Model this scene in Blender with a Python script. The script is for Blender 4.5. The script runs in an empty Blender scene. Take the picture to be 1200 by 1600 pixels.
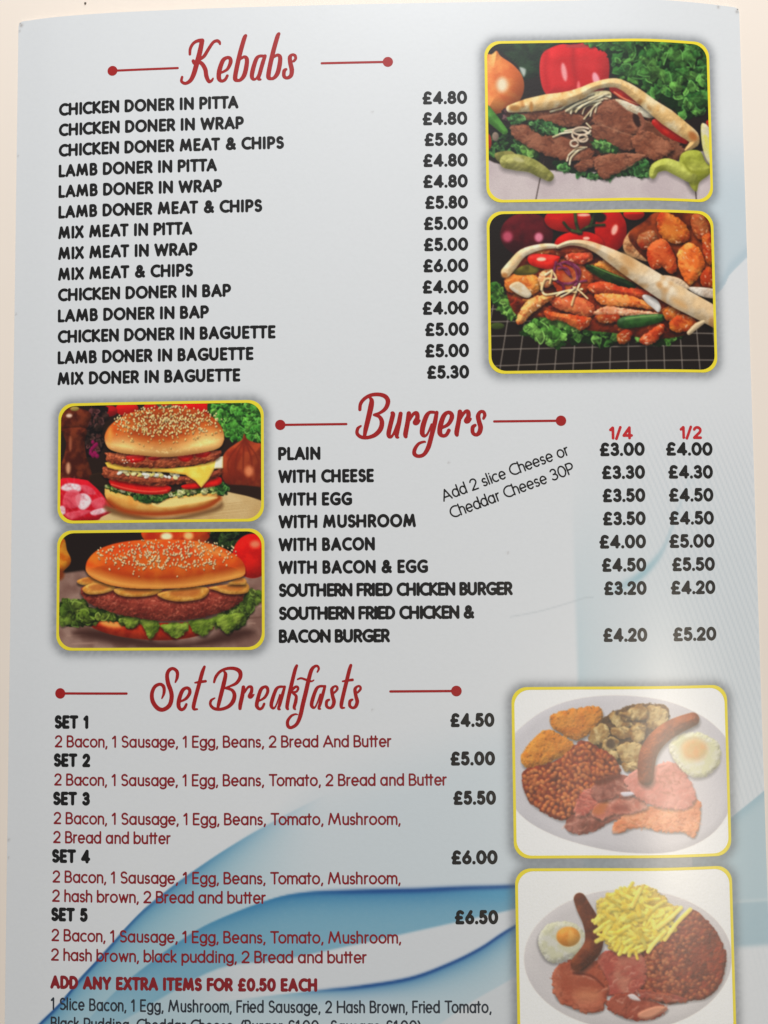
import bpy, math, random
import numpy as np

# ---------------------------------------------------------------- camera, light, exposure
sc = bpy.context.scene
cam = bpy.data.objects.new('camera', bpy.data.cameras.new('camera')); sc.collection.objects.link(cam); sc.camera = cam
cam.location = (.0045977, -.0120116, .240); cam.rotation_euler = tuple(math.radians(a) for a in (2.9057, .949, -.5247))
cam.data.sensor_fit = 'VERTICAL'; cam.data.sensor_height = 24; cam.data.lens = 24 * 1290 / 1600; cam.data.clip_start = .01; cam.data.clip_end = 20
sc.render.resolution_x, sc.render.resolution_y = 768, 1024
wd = bpy.data.worlds.new('World'); sc.world = wd; wd.use_nodes = True
wd.node_tree.nodes['Background'].inputs[0].default_value = (.92, .95, 1, 1); wd.node_tree.nodes['Background'].inputs[1].default_value = .095


def area(name, loc, target, size, watts, col):
    l = bpy.data.lights.new(name, 'AREA'); l.shape = 'DISK'; l.size = size; l.energy = watts; l.color = col
    o = bpy.data.objects.new(name, l); sc.collection.objects.link(o); o.location = loc
    d = [t - a for t, a in zip(target, loc)]; L = math.sqrt(sum(v * v for v in d))
    o.rotation_euler = (math.acos(max(-1, min(1, -d[2] / L))), 0, math.atan2(-d[0], d[1]))
    return o


area('window_light', (.06, 1.12, .54), (-.02, .02, 0), .3, 19.2, (.99, .993, 1))
area('ceiling_lamp', (.76, -.52, 1.5), (.05, -.05, 0), .44, 5.2, (1, .88, .72))
vs = sc.view_settings; vs.view_transform = 'Standard'; vs.look = 'None'; vs.exposure = .11; vs.gamma = 1; vs.use_curve_mapping = False

# ---------------------------------------------------------------- helpers
COL = sc.collection
KN = np.array([-108.3, -98, -85, -60, -20, 20, 55, 80, 95, 107.9]); KZ = np.array([.0, 1.36, 2.38, 3.35, 3.97, 4.04, 3.85, 3.70, 2.09, .0]); KM = np.gradient(KZ, KN)
SHEET = (-108.3, 107.9, -155.5, 149.5); THICK = .25


def arch(u, v):
    """height (mm) of the gently arched sheet above the table"""
    u = np.clip(u, KN[0], KN[-1]); i = np.clip(np.searchsorted(KN, u) - 1, 0, len(KN) - 2); h = KN[i + 1] - KN[i]; t = (u - KN[i]) / h
    z = (2 * t**3 - 3 * t**2 + 1) * KZ[i] + (t**3 - 2 * t**2 + t) * h * KM[i] + (-2 * t**3 + 3 * t**2) * KZ[i + 1] + (t**3 - t**2) * h * KM[i + 1]
    return np.maximum(z, 0) * (1 + .238 * v / 150)


def on_sheet(u, v, h=0.):
    u = np.asarray(u, float); v = np.asarray(v, float)
    return np.stack([u, v, arch(u, v) + THICK + .05 + h], -1) / 1000.


def mesh_obj(name, V, F, mat, parent=None, col=None, smooth=True):
    me = bpy.data.meshes.new(name)
    if isinstance(F, np.ndarray):
        n, k = F.shape; me.vertices.add(len(V)); me.vertices.foreach_set('co', np.asarray(V, np.float32).ravel())
        me.loops.add(n * k); me.loops.foreach_set('vertex_index', F.astype(np.int32).ravel())
        me.polygons.add(n); me.polygons.foreach_set('loop_start', (np.arange(n) * k).astype(np.int32)); me.update(calc_edges=True)
    else: me.from_pydata([tuple(v) for v in V], [], F)
    if smooth: me.polygons.foreach_set('use_smooth', np.ones(len(me.polygons), bool))
    if col is not None:
        a = me.color_attributes.new('print', 'FLOAT_COLOR', 'POINT'); c = np.ones((len(V), 4), np.float32); c[:, :3] = srgb(col); a.data.foreach_set('color', c.ravel())
    me.materials.append(mat); me.update()
    o = bpy.data.objects.new(name, me); COL.objects.link(o); o.parent = parent
    return o


def material(name, col=None, rough=.31, var=.03, bump=.04, scale=900, attr=False, spec=.75, coat=.6):
    m = bpy.data.materials.new(name); m.use_nodes = True; nt = m.node_tree; N = nt.nodes; b = N['Principled BSDF']
    tc = N.new('ShaderNodeTexCoord'); nz = N.new('ShaderNodeTexNoise'); nz.inputs['Scale'].default_value = scale; nz.inputs['Detail'].default_value = 3; nt.links.new(tc.outputs['Object'], nz.inputs['Vector'])
    if attr: s = N.new('ShaderNodeVertexColor'); s.layer_name = 'print'; src = s.outputs['Color']
    else: s = N.new('ShaderNodeRGB'); s.outputs[0].default_value = (*srgb(np.array(col) / 255.), 1); src = s.outputs[0]
    mp = N.new('ShaderNodeMapRange'); mp.inputs['To Min'].default_value = 1 - var; mp.inputs['To Max'].default_value = 1 + var; nt.links.new(nz.outputs['Fac'], mp.inputs['Value'])
    mx = N.new('ShaderNodeVectorMath'); mx.operation = 'SCALE'; nt.links.new(src, mx.inputs[0]); nt.links.new(mp.outputs[0], mx.inputs['Scale']); nt.links.new(mx.outputs[0], b.inputs['Base Color'])
    b.inputs['Roughness'].default_value = rough; b.inputs['Specular IOR Level'].default_value = spec; b.inputs['Coat Weight'].default_value = coat; b.inputs['Coat Roughness'].default_value = .28
    if bump:
        bp = N.new('ShaderNodeBump'); bp.inputs['Strength'].default_value = bump; bp.inputs['Distance'].default_value = .0002; nt.links.new(nz.outputs['Fac'], bp.inputs['Height']); nt.links.new(bp.outputs[0], b.inputs['Normal'])
    return m


def tag(o, label=None, category=None, kind=None, group=None):
    for k, v in (('label', label), ('category', category), ('kind', kind), ('group', group)):
        if v: o[k] = v
    return o


# ---------------------------------------------------------------- printed pictures (flat four-colour print on the sheet)
def srgb(c):
    c = np.clip(np.asarray(c, float), 0, 1)
    return np.where(c <= .04045, c / 12.92, ((c + .055) / 1.055) ** 2.4)


def spline(pts, closed=True, k=4):
    p = np.asarray(pts, float); n = len(p); out = []
    for i in range(n if closed else n - 1):
        if closed: a, b, c, d = p[i - 1], p[i], p[(i + 1) % n], p[(i + 2) % n]
        else: a, b, c, d = p[max(i - 1, 0)], p[i], p[i + 1], p[min(i + 2, n - 1)]
        for j in range(k):
            t = j / k
            out.append(.5 * (2 * b + (c - a) * t + (2 * a - 5 * b + 4 * c - d) * t * t + (3 * b - a - 3 * c + d) * t ** 3))
    if not closed: out.append(p[-1])
    return np.array(out)


def poly_sdf(X, Y, p):
    d2 = np.full(X.shape, 1e12); ins = np.zeros(X.shape, bool); q = np.roll(p, -1, 0)
    for (x0, y0), (x1, y1) in zip(p, q):
        dx, dy = x1 - x0, y1 - y0; L = dx * dx + dy * dy + 1e-9
        t = np.clip(((X - x0) * dx + (Y - y0) * dy) / L, 0, 1)
        d2 = np.minimum(d2, (X - x0 - t * dx) ** 2 + (Y - y0 - t * dy) ** 2)
        if y0 != y1: ins ^= ((Y < y0) != (Y < y1)) & (X < (x1 - x0) * (Y - y0) / (y1 - y0) + x0)
    return np.where(ins, -1, 1) * np.sqrt(d2)


def stroke_sdf(X, Y, p, r):
    d = np.full(X.shape, 1e6); r = np.broadcast_to(np.asarray(r, float), (len(p),))
    for i in range(len(p) - 1):
        (x0, y0), (x1, y1) = p[i], p[i + 1]; dx, dy = x1 - x0, y1 - y0
        t = np.clip(((X - x0) * dx + (Y - y0) * dy) / (dx * dx + dy * dy + 1e-9), 0, 1)
        d = np.minimum(d, np.hypot(X - x0 - t * dx, Y - y0 - t * dy) - (r[i] + t * (r[i + 1] - r[i])))
    return d


def vnoise(X, Y, s, seed):
    r = .65 + seed * 1.7; ca, sa = math.cos(r), math.sin(r)
    x = (X * ca + Y * sa) / s + seed * 7.31; y = (Y * ca - X * sa) / s + seed * 3.77
    i = np.floor(x).astype(np.int64); j = np.floor(y).astype(np.int64); fx = x - i; fy = y - j
    fx = fx * fx * (3 - 2 * fx); fy = fy * fy * (3 - 2 * fy)

    def h(a, b):
        n = (a * 374761393 + b * 668265263 + seed * 974711) & 0x7fffffff
        n = ((n ^ (n >> 13)) * 1274126177) & 0x7fffffff
        return ((n ^ (n >> 16)) & 0xffff) / 65535.
    return (h(i, j) * (1 - fx) + h(i + 1, j) * fx) * (1 - fy) + (h(i, j + 1) * (1 - fx) + h(i + 1, j + 1) * fx) * fy


def fbm(X, Y, s, seed, o=3):
    v = 0; a = .5; t = 0
    for k in range(o):
        v = v + a * vnoise(X, Y, s / 2 ** k, seed + k * 11); t += a; a *= .55
    return v / t


class Canvas:
    def __init__(s, x0, x1, y0, y1, step, bg):
        s.xs = np.linspace(x0, x1, int(round((x1 - x0) / step)) + 1); s.ys = np.linspace(y0, y1, int(round((y1 - y0) / step)) + 1)
        s.X, s.Y = np.meshgrid(s.xs, s.ys); s.step = step; s.names = ['photo_background']
        s.c = np.ones(s.X.shape + (3,)) * np.array(bg) / 255.; s.id = np.zeros(s.X.shape, int); s.n = 0; s.cnt = 0; s.last = None; s.piece = 0

    def crop(s, p, m):
        (a, b), (c, d) = p.min(0) - m, p.max(0) + m
        i0, i1 = np.searchsorted(s.ys, [b, d]); j0, j1 = np.searchsorted(s.xs, [a, c])
        return slice(max(i0 - 1, 0), i1 + 1), slice(max(j0 - 1, 0), j1 + 1)

    def put(s, d, sl, col, col2=None, R=20, bump=0, ns=14, amb=.5, dif=.6, spec=0, sp=18, edge=4.5, item=None, seed=None,
            light=(-.35, -.62, .7), rim=0, vs=None, mixb=0, speck=None, dome=.34, alpha=1.):
        s.n += 1; seed = s.n if seed is None else seed
        X, Y = s.X[sl], s.Y[sl]
        if X.shape[0] < 2 or X.shape[1] < 2: return
        a = np.clip(.5 - d / edge, 0, 1); tint = edge >= 10 and item is None
        if a.max() <= 0: return
        if edge >= 10: a = a * a * (3 - 2 * a)
        a = a * alpha
        t = np.clip(-d / R, 0, 1); h = R * (1 - (1 - t) ** 2) * dome
        nz = fbm(X, Y, ns, seed, 3)
        if bump: h = h + bump * nz
        gy, gx = np.gradient(h, s.step); l = np.array(light) / np.linalg.norm(light)
        nn = np.sqrt(gx * gx + gy * gy + 1); lam = np.clip((-gx * l[0] - gy * l[1] + l[2]) / nn, 0, 1)
        base = np.ones(X.shape + (3,)) * np.array(col) / 255.
        if col2 is not None:
            w = np.clip((fbm(X, Y, vs or ns * 2.2, seed + 5, 3) - .5) * 3.2 + .5 + mixb, 0, 1)[..., None]
            base = base * (1 - w) + w * np.array(col2) / 255.
        if speck is not None:
            w = np.clip((fbm(X, Y, speck[1] * 1.3, seed + 31, 2) - speck[2] + .06) * 5, 0, 1) * .8; w = w[..., None]; base = base * (1 - w) + w * np.array(speck[0]) / 255.
        sh = (amb + dif * lam) if not tint else np.full(X.shape, .95)
        if rim: sh = sh * (1 - rim * (1 - np.clip(-d / (R * .7), 0, 1)))
        c = base * sh[..., None]
        if spec:
            hv = l + np.array((0, 0, 1.)); hv /= np.linalg.norm(hv)
            c = c + spec * (np.clip((-gx * hv[0] - gy * hv[1] + hv[2]) / nn, 0, 1) ** sp)[..., None]
        s.c[sl] = s.c[sl] * (1 - a[..., None]) + a[..., None] * np.clip(c, 0, 1)
        if item is not None:
            if item.endswith('#'):
                if s.last != (item, s.piece): s.cnt += 1; s.last = (item, s.piece)
                item = item + str(s.cnt)
            if item not in s.names: s.names.append(item)
            v = s.id[sl]; v[a > .5 * alpha] = s.names.index(item)

    def shade(s, d, sl, blur, k):      # contact shadow inside the printed picture
        s.c[sl] *= (1 - k * np.clip(.5 - d / blur, 0, 1))[..., None]

    def blob(s, pts, col, col2=None, shadow=None, smooth=True, rough=0, **kw):
        s.piece += 1
        p = spline(pts) if smooth else np.array(pts, float)
        if shadow:
            q = p + np.array(shadow[:2]); sl = s.crop(q, shadow[2]); s.shade(poly_sdf(s.X[sl], s.Y[sl], q), sl, shadow[2], shadow[3])
        sl = s.crop(p, 12)
        if s.X[sl].size == 0: return
        d = poly_sdf(s.X[sl], s.Y[sl], p)
        if rough: d = d + rough * (fbm(s.X[sl], s.Y[sl], 16, s.n + 3, 3) - .5) * 2
        s.put(d, sl, col, col2, **kw)

    def ell(s, cx, cy, rx, ry, col, col2=None, rot=0, n=12, **kw):
        a = np.arange(n) * 2 * np.pi / n; r = np.radians(rot); x = rx * np.cos(a); y = ry * np.sin(a)
        s.blob(np.stack([cx + x * np.cos(r) - y * np.sin(r), cy + x * np.sin(r) + y * np.cos(r)], 1), col, col2, **kw)

    def line(s, pts, r, col, col2=None, shadow=None, k=4, **kw):
        s.piece += 1
        p = spline(pts, False, k); rr = r
        if not np.isscalar(r): rr = np.interp(np.linspace(0, 1, len(p)), np.linspace(0, 1, len(r)), r)
        if shadow:
            q = p + np.array(shadow[:2]); sl = s.crop(q, np.max(rr) + shadow[2]); s.shade(stroke_sdf(s.X[sl], s.Y[sl], q, rr), sl, shadow[2], shadow[3])
        sl = s.crop(p, np.max(rr) + 6)
        if s.X[sl].size == 0: return
        kw.setdefault('R', max(np.max(rr), 2)); s.put(stroke_sdf(s.X[sl], s.Y[sl], p, rr), sl, col, col2, **kw)

    def leafy(s, pts, dark, mid, lite, n, size, item, rnd, base=True):
        p = spline(pts)
        if base: s.blob(pts, dark, None, rough=14, R=10, bump=12, ns=26, amb=.45, dif=.6, item=item)
        sl = s.crop(p, 0); lo, hi = p.min(0), p.max(0); k = 0; tries = 0
        while k < n and tries < n * 12:
            tries += 1; q = np.array([[rnd.uniform(lo[0], hi[0]), rnd.uniform(lo[1], hi[1])]])
            if poly_sdf(q[:, 0], q[:, 1], p)[0] > -size * .25: continue
            k += 1; m = rnd.choice((6, 7, 8)); a0 = rnd.random() * 6.3; e = rnd.uniform(.5, 1); a1 = rnd.random() * 3.1
            z = size * rnd.uniform(.5, 1.15); w = []
            for i in range(m):
                rr = z * rnd.uniform(.45, 1.1); a = a0 + i * 6.283 / m; x, y = rr * math.cos(a), rr * math.sin(a) * e
                w.append((q[0, 0] + x * math.cos(a1) - y * math.sin(a1), q[0, 1] + x * math.sin(a1) + y * math.cos(a1)))
            f = rnd.random(); f = f ** 1.6; c = [mid[j] * (1 - f) + lite[j] * f for j in range(3)]
            s.blob(w, c, [v * .6 for v in c], R=z * .7, bump=5, ns=z * .7, vs=z * .8, amb=.5, dif=.62, item=item, edge=5, rough=z * .16, shadow=(2, 5, 12, .45), dome=.3)
            u = rnd.random()
            if u < .6: s.line(w[:4], 2.6, [min(255, v * 1.22 + 26) for v in c], R=30, edge=5, k=3, alpha=.75)
            if u > .5: s.line([w[0], q[0], w[m // 2]], 1.8, [min(255, v * 1.15 + 16) for v in c], R=30, edge=5, k=3, alpha=.5)

    def flecks(s, pts, n, cols, L, w, ang, rnd, spread=.5, alpha=.55, edge=6):
        p = spline(pts); lo, hi = p.min(0), p.max(0); k = 0
        for _ in range(n * 8):
            if k >= n: break
            x, y = rnd.uniform(lo[0], hi[0]), rnd.uniform(lo[1], hi[1])
            if poly_sdf(np.array([x]), np.array([y]), p)[0] > -w - 2: continue
            k += 1; a = math.radians(ang) + rnd.gauss(0, spread); l = L * rnd.uniform(.3, 1); dx, dy = l * math.cos(a) / 2, l * math.sin(a) / 2; j = rnd.uniform(-.25, .25) * l
            s.line([(x - dx, y - dy), (x - dy * .0 + j * math.sin(a), y - j * math.cos(a)), (x + dx, y + dy)], w * rnd.uniform(.5, 1.2), rnd.choice(cols), k=2, R=60, edge=edge, amb=.5, dif=.68, alpha=alpha * rnd.uniform(.5, 1))

    def seeds(s, n, cx, cy, rx, ry, col, rnd, ymax=1, item='sesame_seeds', size=8, pw=.5, lean=0):
        for i in range(n):
            r = rnd.random() ** pw; a = rnd.random() * 6.283; x = cx + rx * r * math.cos(a); y = cy + ry * r * math.sin(a)
            if (y - cy) / ry > ymax: continue
            z = size * rnd.uniform(.7, 1.1); f = rnd.uniform(.8, 1.05); sq = math.sqrt(max(1 - r * r * .8, .15))
            s.ell(x, y, z * .52, z * (.55 + .45 * sq), [v * f for v in col], rot=rnd.uniform(-50, 50) + lean, n=7, R=4, amb=.62, dif=.45, edge=3, item=item, shadow=(1.5, 3, 5, .45))

    def grain(s, k, rnd, sat=1.16, con=1.1):
        g = s.c.mean(-1, keepdims=True); s.c = np.clip(((g + (s.c - g) * sat) - .42) * con + .42, 0, 1)
        q = np.pad(s.c, ((1, 1), (1, 1), (0, 0)), 'edge'); q = .25 * q[:-2] + .5 * q[1:-1] + .25 * q[2:]; s.c = .25 * q[:, :-2] + .5 * q[:, 1:-1] + .25 * q[:, 2:]
        g = np.random.RandomState(rnd).normal(0, 1, s.X.shape); s.c = np.clip(s.c * (1 + k * g[..., None]) + .3 * k * g[..., None] * .2, 0, 1)


# ---------------------------------------------------------------- lettering: rounded monoline skeletons, meshed from their distance field
def arc(cx, cy, rx, ry, a0, a1, n=14):
    t = np.radians(np.linspace(a0, a1, n)); return [(cx + rx * math.cos(a), cy + ry * math.sin(a)) for a in t]


def glyphs():
    G = {}
    def g(ch, w, *st): G[ch] = (w, [list(s) for s in st])
    g('A', .80, [(0, 0), (.40, 1), (.80, 0)], [(.13, .30), (.67, .30)])
    g('B', .55, [(0, .52), (.30, .52)] + arc(.30, .26, .25, .26, 90, -90) + [(0, 0), (0, 1), (.26, 1)] + arc(.26, .76, .23, .24, 90, -90) + [(0, .52)])
    g('C', .70, arc(.50, .5, .50, .5, 62, 298, 22))
    g('D', .70, [(0, 0), (0, 1), (.22, 1)] + arc(.22, .5, .48, .5, 90, -90, 20) + [(0, 0)])
    g('E', .47, [(.47, 1), (0, 1), (0, 0), (.47, 0)], [(0, .51), (.42, .51)])
    g('F', .45, [(.45, 1), (0, 1), (0, 0)], [(0, .50), (.40, .50)])
    g('G', .82, arc(.50, .5, .50, .5, 55, 305, 22) + [(.82, .14), (.82, .44), (.50, .44)])
    g('H', .72, [(0, 0), (0, 1)], [(.72, 0), (.72, 1)], [(0, .51), (.72, .51)])
    g('I', 0.0, [(0, 0), (0, 1)])
    g('K', .64, [(0, 0), (0, 1)], [(.58, 1), (.06, .5), (.64, 0)])
    g('L', .42, [(0, 1), (0, 0), (.42, 0)])
    g('M', 1.0, [(0, 0), (.17, 1), (.50, .10), (.83, 1), (1.0, 0)])
    g('N', .74, [(0, 0), (0, 1), (.74, 0), (.74, 1)])
    g('O', .94, arc(.47, .5, .47, .5, 0, 360, 32))
    g('P', .56, [(0, 0), (0, 1), (.28, 1)] + arc(.28, .71, .28, .29, 90, -90) + [(0, .42)])
    g('R', .58, [(0, 0), (0, 1), (.28, 1)] + arc(.28, .73, .27, .27, 90, -90) + [(0, .46)], [(.26, .46), (.58, 0)])
    g('S', .52, [(.47, .88)] + arc(.26, .75, .23, .25, 40, 250, 14) + arc(.26, .26, .27, .26, 78, -140, 16))
    g('T', .64, [(0, 1), (.64, 1)], [(.32, 1), (.32, 0)])
    g('U', .68, [(0, 1), (0, .34)] + arc(.34, .34, .34, .34, 180, 360, 16) + [(.68, 1)])
    g('W', 1.20, [(0, 1), (.28, 0), (.60, .94), (.92, 0), (1.20, 1)])
    g('X', .68, [(0, 0), (.65, 1)], [(.03, 1), (.68, 0)])
    g('Y', .70, [(0, 1), (.35, .45), (.70, 1)], [(.35, .45), (.35, 0)])
    g('&', .78, [(.78, .02), (.20, .68)] + arc(.36, .80, .20, .20, 215, -35, 14) + [(.42, .56), (.16, .42)] + arc(.30, .24, .29, .24, 130, 325, 14) + [(.62, .22), (.76, .42)])
    g('0', .66, arc(.33, .5, .33, .5, 0, 360, 30))
    g('1', .22, [(0, .80), (.20, 1), (.22, .98), (.22, 0)])
    g('2', .56, arc(.28, .72, .27, .28, 165, -30, 16) + [(.46, .50), (0, 0), (.56, 0)])
    g('3', .54, arc(.26, .75, .24, .25, 150, -80, 14) + [(.22, .52)] + arc(.26, .26, .28, .26, 85, -150, 16))
    g('4', .68, [(.50, 0), (.50, 1), (0, .24), (.68, .24)])
    g('5', .54, [(.48, 1), (.10, 1), (.05, .55)] + arc(.25, .32, .29, .32, 110, -145, 18))
    g('6', .58, [(.42, 1), (.10, .50)] + arc(.29, .30, .29, .30, 150, 510, 28))
    g('8', .56, arc(.28, .76, .23, .24, -90, 270, 24), arc(.28, .26, .28, .26, 90, 450, 26))
    g('£', .64, [(.60, .90)] + arc(.38, .76, .24, .24, 45, 190, 12) + [(.20, .40), (.06, 0), (.62, 0)], [(0, .46), (.48, .46)])
    g('.', 0.0, [(0, 0), (0, .012)]); g(',', .06, [(.06, .02), (.0, -.17)])
    g('/', .36, [(0, -.06), (.36, 1.04)]); g('(', .16, arc(.40, .42, .40, .66, 120, 240)); g(')', .16, arc(-.24, .42, .40, .66, 60, -60)); g('-', .24, [(0, .36), (.24, .36)])
    x = .71; b = arc(.28, .34, .28, .34, 0, 360, 24)
    def bowl(cx): return arc(cx, x / 2, .27, x / 2, 0, 360, 24)
    g('a', .54, bowl(.27), [(.54, x), (.54, 0)]); g('b', .54, bowl(.27), [(0, 1.04), (0, 0)])
    g('c', .46, arc(.29, x / 2, .29, x / 2, 55, 305, 18)); g('d', .54, bowl(.27), [(.54, 1.04), (.54, 0)])
    g('e', .54, [(.02, .35), (.54, .35)] + arc(.27, x / 2, .27, x / 2, 4, 312, 22))
    g('g', .54, bowl(.27), [(.54, x), (.54, -.04)] + arc(.28, -.06, .26, .22, 0, -150, 12))
    n = lambda x0, w: ([(x0, 0), (x0, x)], [(x0, x - .24)] + arc(x0 + w / 2, x - .24, w / 2, .24, 180, 0, 12) + [(x0 + w, 0)])
    g('h', .44, [(0, 0), (0, 1.04)], n(0, .44)[1]); g('n', .44, *n(0, .44)); g('m', .80, *n(0, .40), n(.40, .40)[1])
    g('i', 0., [(0, 0), (0, x)], [(0, .93), (0, .96)]); g('k', .40, [(0, 0), (0, 1.04)], [(.36, x), (.03, .32), (.40, 0)]); g('l', 0., [(0, 0), (0, 1.04)])
    g('o', .58, arc(.29, x / 2, .29, x / 2, 0, 360, 24)); g('p', .54, bowl(.27), [(0, x), (0, -.28)])
    g('r', .22, [(0, 0), (0, x)], [(0, x - .26)] + arc(.22, x - .26, .22, .25, 180, 85, 8)); g('s', .36, arc(.185, .50, .165, .18, 35, 250, 12) + arc(.175, .17, .185, .17, 75, -145, 14))
    g('t', .30, [(.14, .96), (.14, 0)], [(0, x), (.30, x)]); g('u', .44, [(0, x), (0, .24)] + arc(.22, .24, .22, .24, 180, 360, 12) + [(.44, x)], [(.44, x), (.44, 0)])
    g('w', .74, [(0, x), (.19, 0), (.37, x - .04), (.55, 0), (.74, x)])
    return G


GL = glyphs()
KERN = {'AT': -.10, 'TA': -.12, 'TT': -.10, 'PA': -.08, 'AP': .0, 'RA': -.02, 'LA': -.03, 'WA': -.08, 'AW': -.08, 'FO': -.04, 'AY': -.1, 'NY': -.0, 'To': -.12, 'tt': -.13, 'at': -.03, 'to': -.02, 'TR': -.02, 'XT': -.04, 'ET': -.02, '1 ': .07}


def layout(txt, cap, width, weight, gap=.055, space=.27):
    """skeleton strokes in mm from the line's lower left corner, letter widths drawn out to the measured line width"""
    r = weight * cap / 2; S = cap - 2 * r; n = len(txt) - 1; g = gap * cap
    stem = lambda a, b: .06 if a in 'HIMNUadghilmnu1' and b in 'BDEFHIKLMNPRUbhiklmnpru' else 0      # upright next to upright needs more air
    kern = [(KERN.get(txt[i:i + 2], 0) + stem(txt[i], txt[i + 1])) * cap for i in range(n)] + [0]
    wide = sum(GL[c][0] for c in txt if c != ' ') * S
    fixed = sum(space * cap if c == ' ' else 2 * r for c in txt) + sum(kern)
    sx = min(max((width - fixed - g * n) / wide, .74), 1.5); g = (width - fixed - wide * sx) / n
    x = 0; out = []
    for k, ch in zip(kern, txt):
        if ch != ' ':
            for st in GL[ch][1]: out.append([(x + r + px * S * sx, r + py * S) for px, py in st])
        x += (space * cap if ch == ' ' else GL[ch][0] * S * sx + 2 * r) + k + g
    return out, r


def field_mesh(strokes, cell, curved=False):
    """strokes: (points, radii) in mm; returns flat faces covering the union of the strokes (run-merged marching squares)"""
    allp = np.concatenate([np.array(p, float) for p, r in strokes]); rm = max(np.max(r) for p, r in strokes)
    lo = allp.min(0) - rm - 2 * cell; hi = allp.max(0) + rm + 2 * cell
    nx, ny = (np.ceil((hi - lo) / cell)).astype(int) + 1
    D = np.full((ny, nx), 9.)
    for p, r in strokes:
        p = np.array(p, float); r = np.broadcast_to(np.asarray(r, float), (len(p),))
        for i in range(len(p) - 1):
            m = max(r[i], r[i + 1]) + 2 * cell; a = np.minimum(p[i], p[i + 1]) - m; b = np.maximum(p[i], p[i + 1]) + m
            j0, i0 = np.maximum(((a - lo) / cell).astype(int), 0); j1, i1 = ((b - lo) / cell).astype(int) + 2
            X = lo[0] + np.arange(j0, min(j1, nx)) * cell; Y = lo[1] + np.arange(i0, min(i1, ny)) * cell
            d = stroke_sdf(*np.meshgrid(X, Y), p[i:i + 2], r[i:i + 2]); v = D[i0:i1, j0:j1]; np.minimum(v, d, out=v)
    ins = D < 0; cnt = ins[:-1, :-1].astype(int) + ins[1:, :-1] + ins[:-1, 1:] + ins[1:, 1:]
    V = []; Fc = []; P = lambda i, j: (lo[0] + j * cell, lo[1] + i * cell)
    for i in range(ny - 1):
        row = cnt[i]; full = np.flatnonzero(np.diff(np.concatenate(([0], (row == 4).astype(int), [0]))))
        for a, b in zip(full[::2], full[1::2]):
            step = b - a if not curved else 12
            for q in range(a, b, step):
                e = min(q + step, b); k = len(V); V += [P(i, q), P(i, e), P(i + 1, e), P(i + 1, q)]; Fc.append((k, k + 1, k + 2, k + 3))
        for j in np.flatnonzero((row > 0) & (row < 4)):
            cs = [(i, j), (i, j + 1), (i + 1, j + 1), (i + 1, j)]; k = len(V); f = []
            for q in range(4):
                a, b = cs[q], cs[(q + 1) % 4]; da, db = D[a], D[b]; pa, pb = P(*a), P(*b)
                if da < 0: f.append(len(V)); V.append(pa)
                if (da < 0) != (db < 0):
                    t = da / (da - db); f.append(len(V)); V.append((pa[0] + t * (pb[0] - pa[0]), pa[1] + t * (pb[1] - pa[1])))
            if len(f) > 2: Fc.append(tuple(f))
    return np.array(V), Fc


STEP = 2.6
GRN = ((22, 48, 22), (50, 105, 45), (120, 185, 85))


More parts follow.
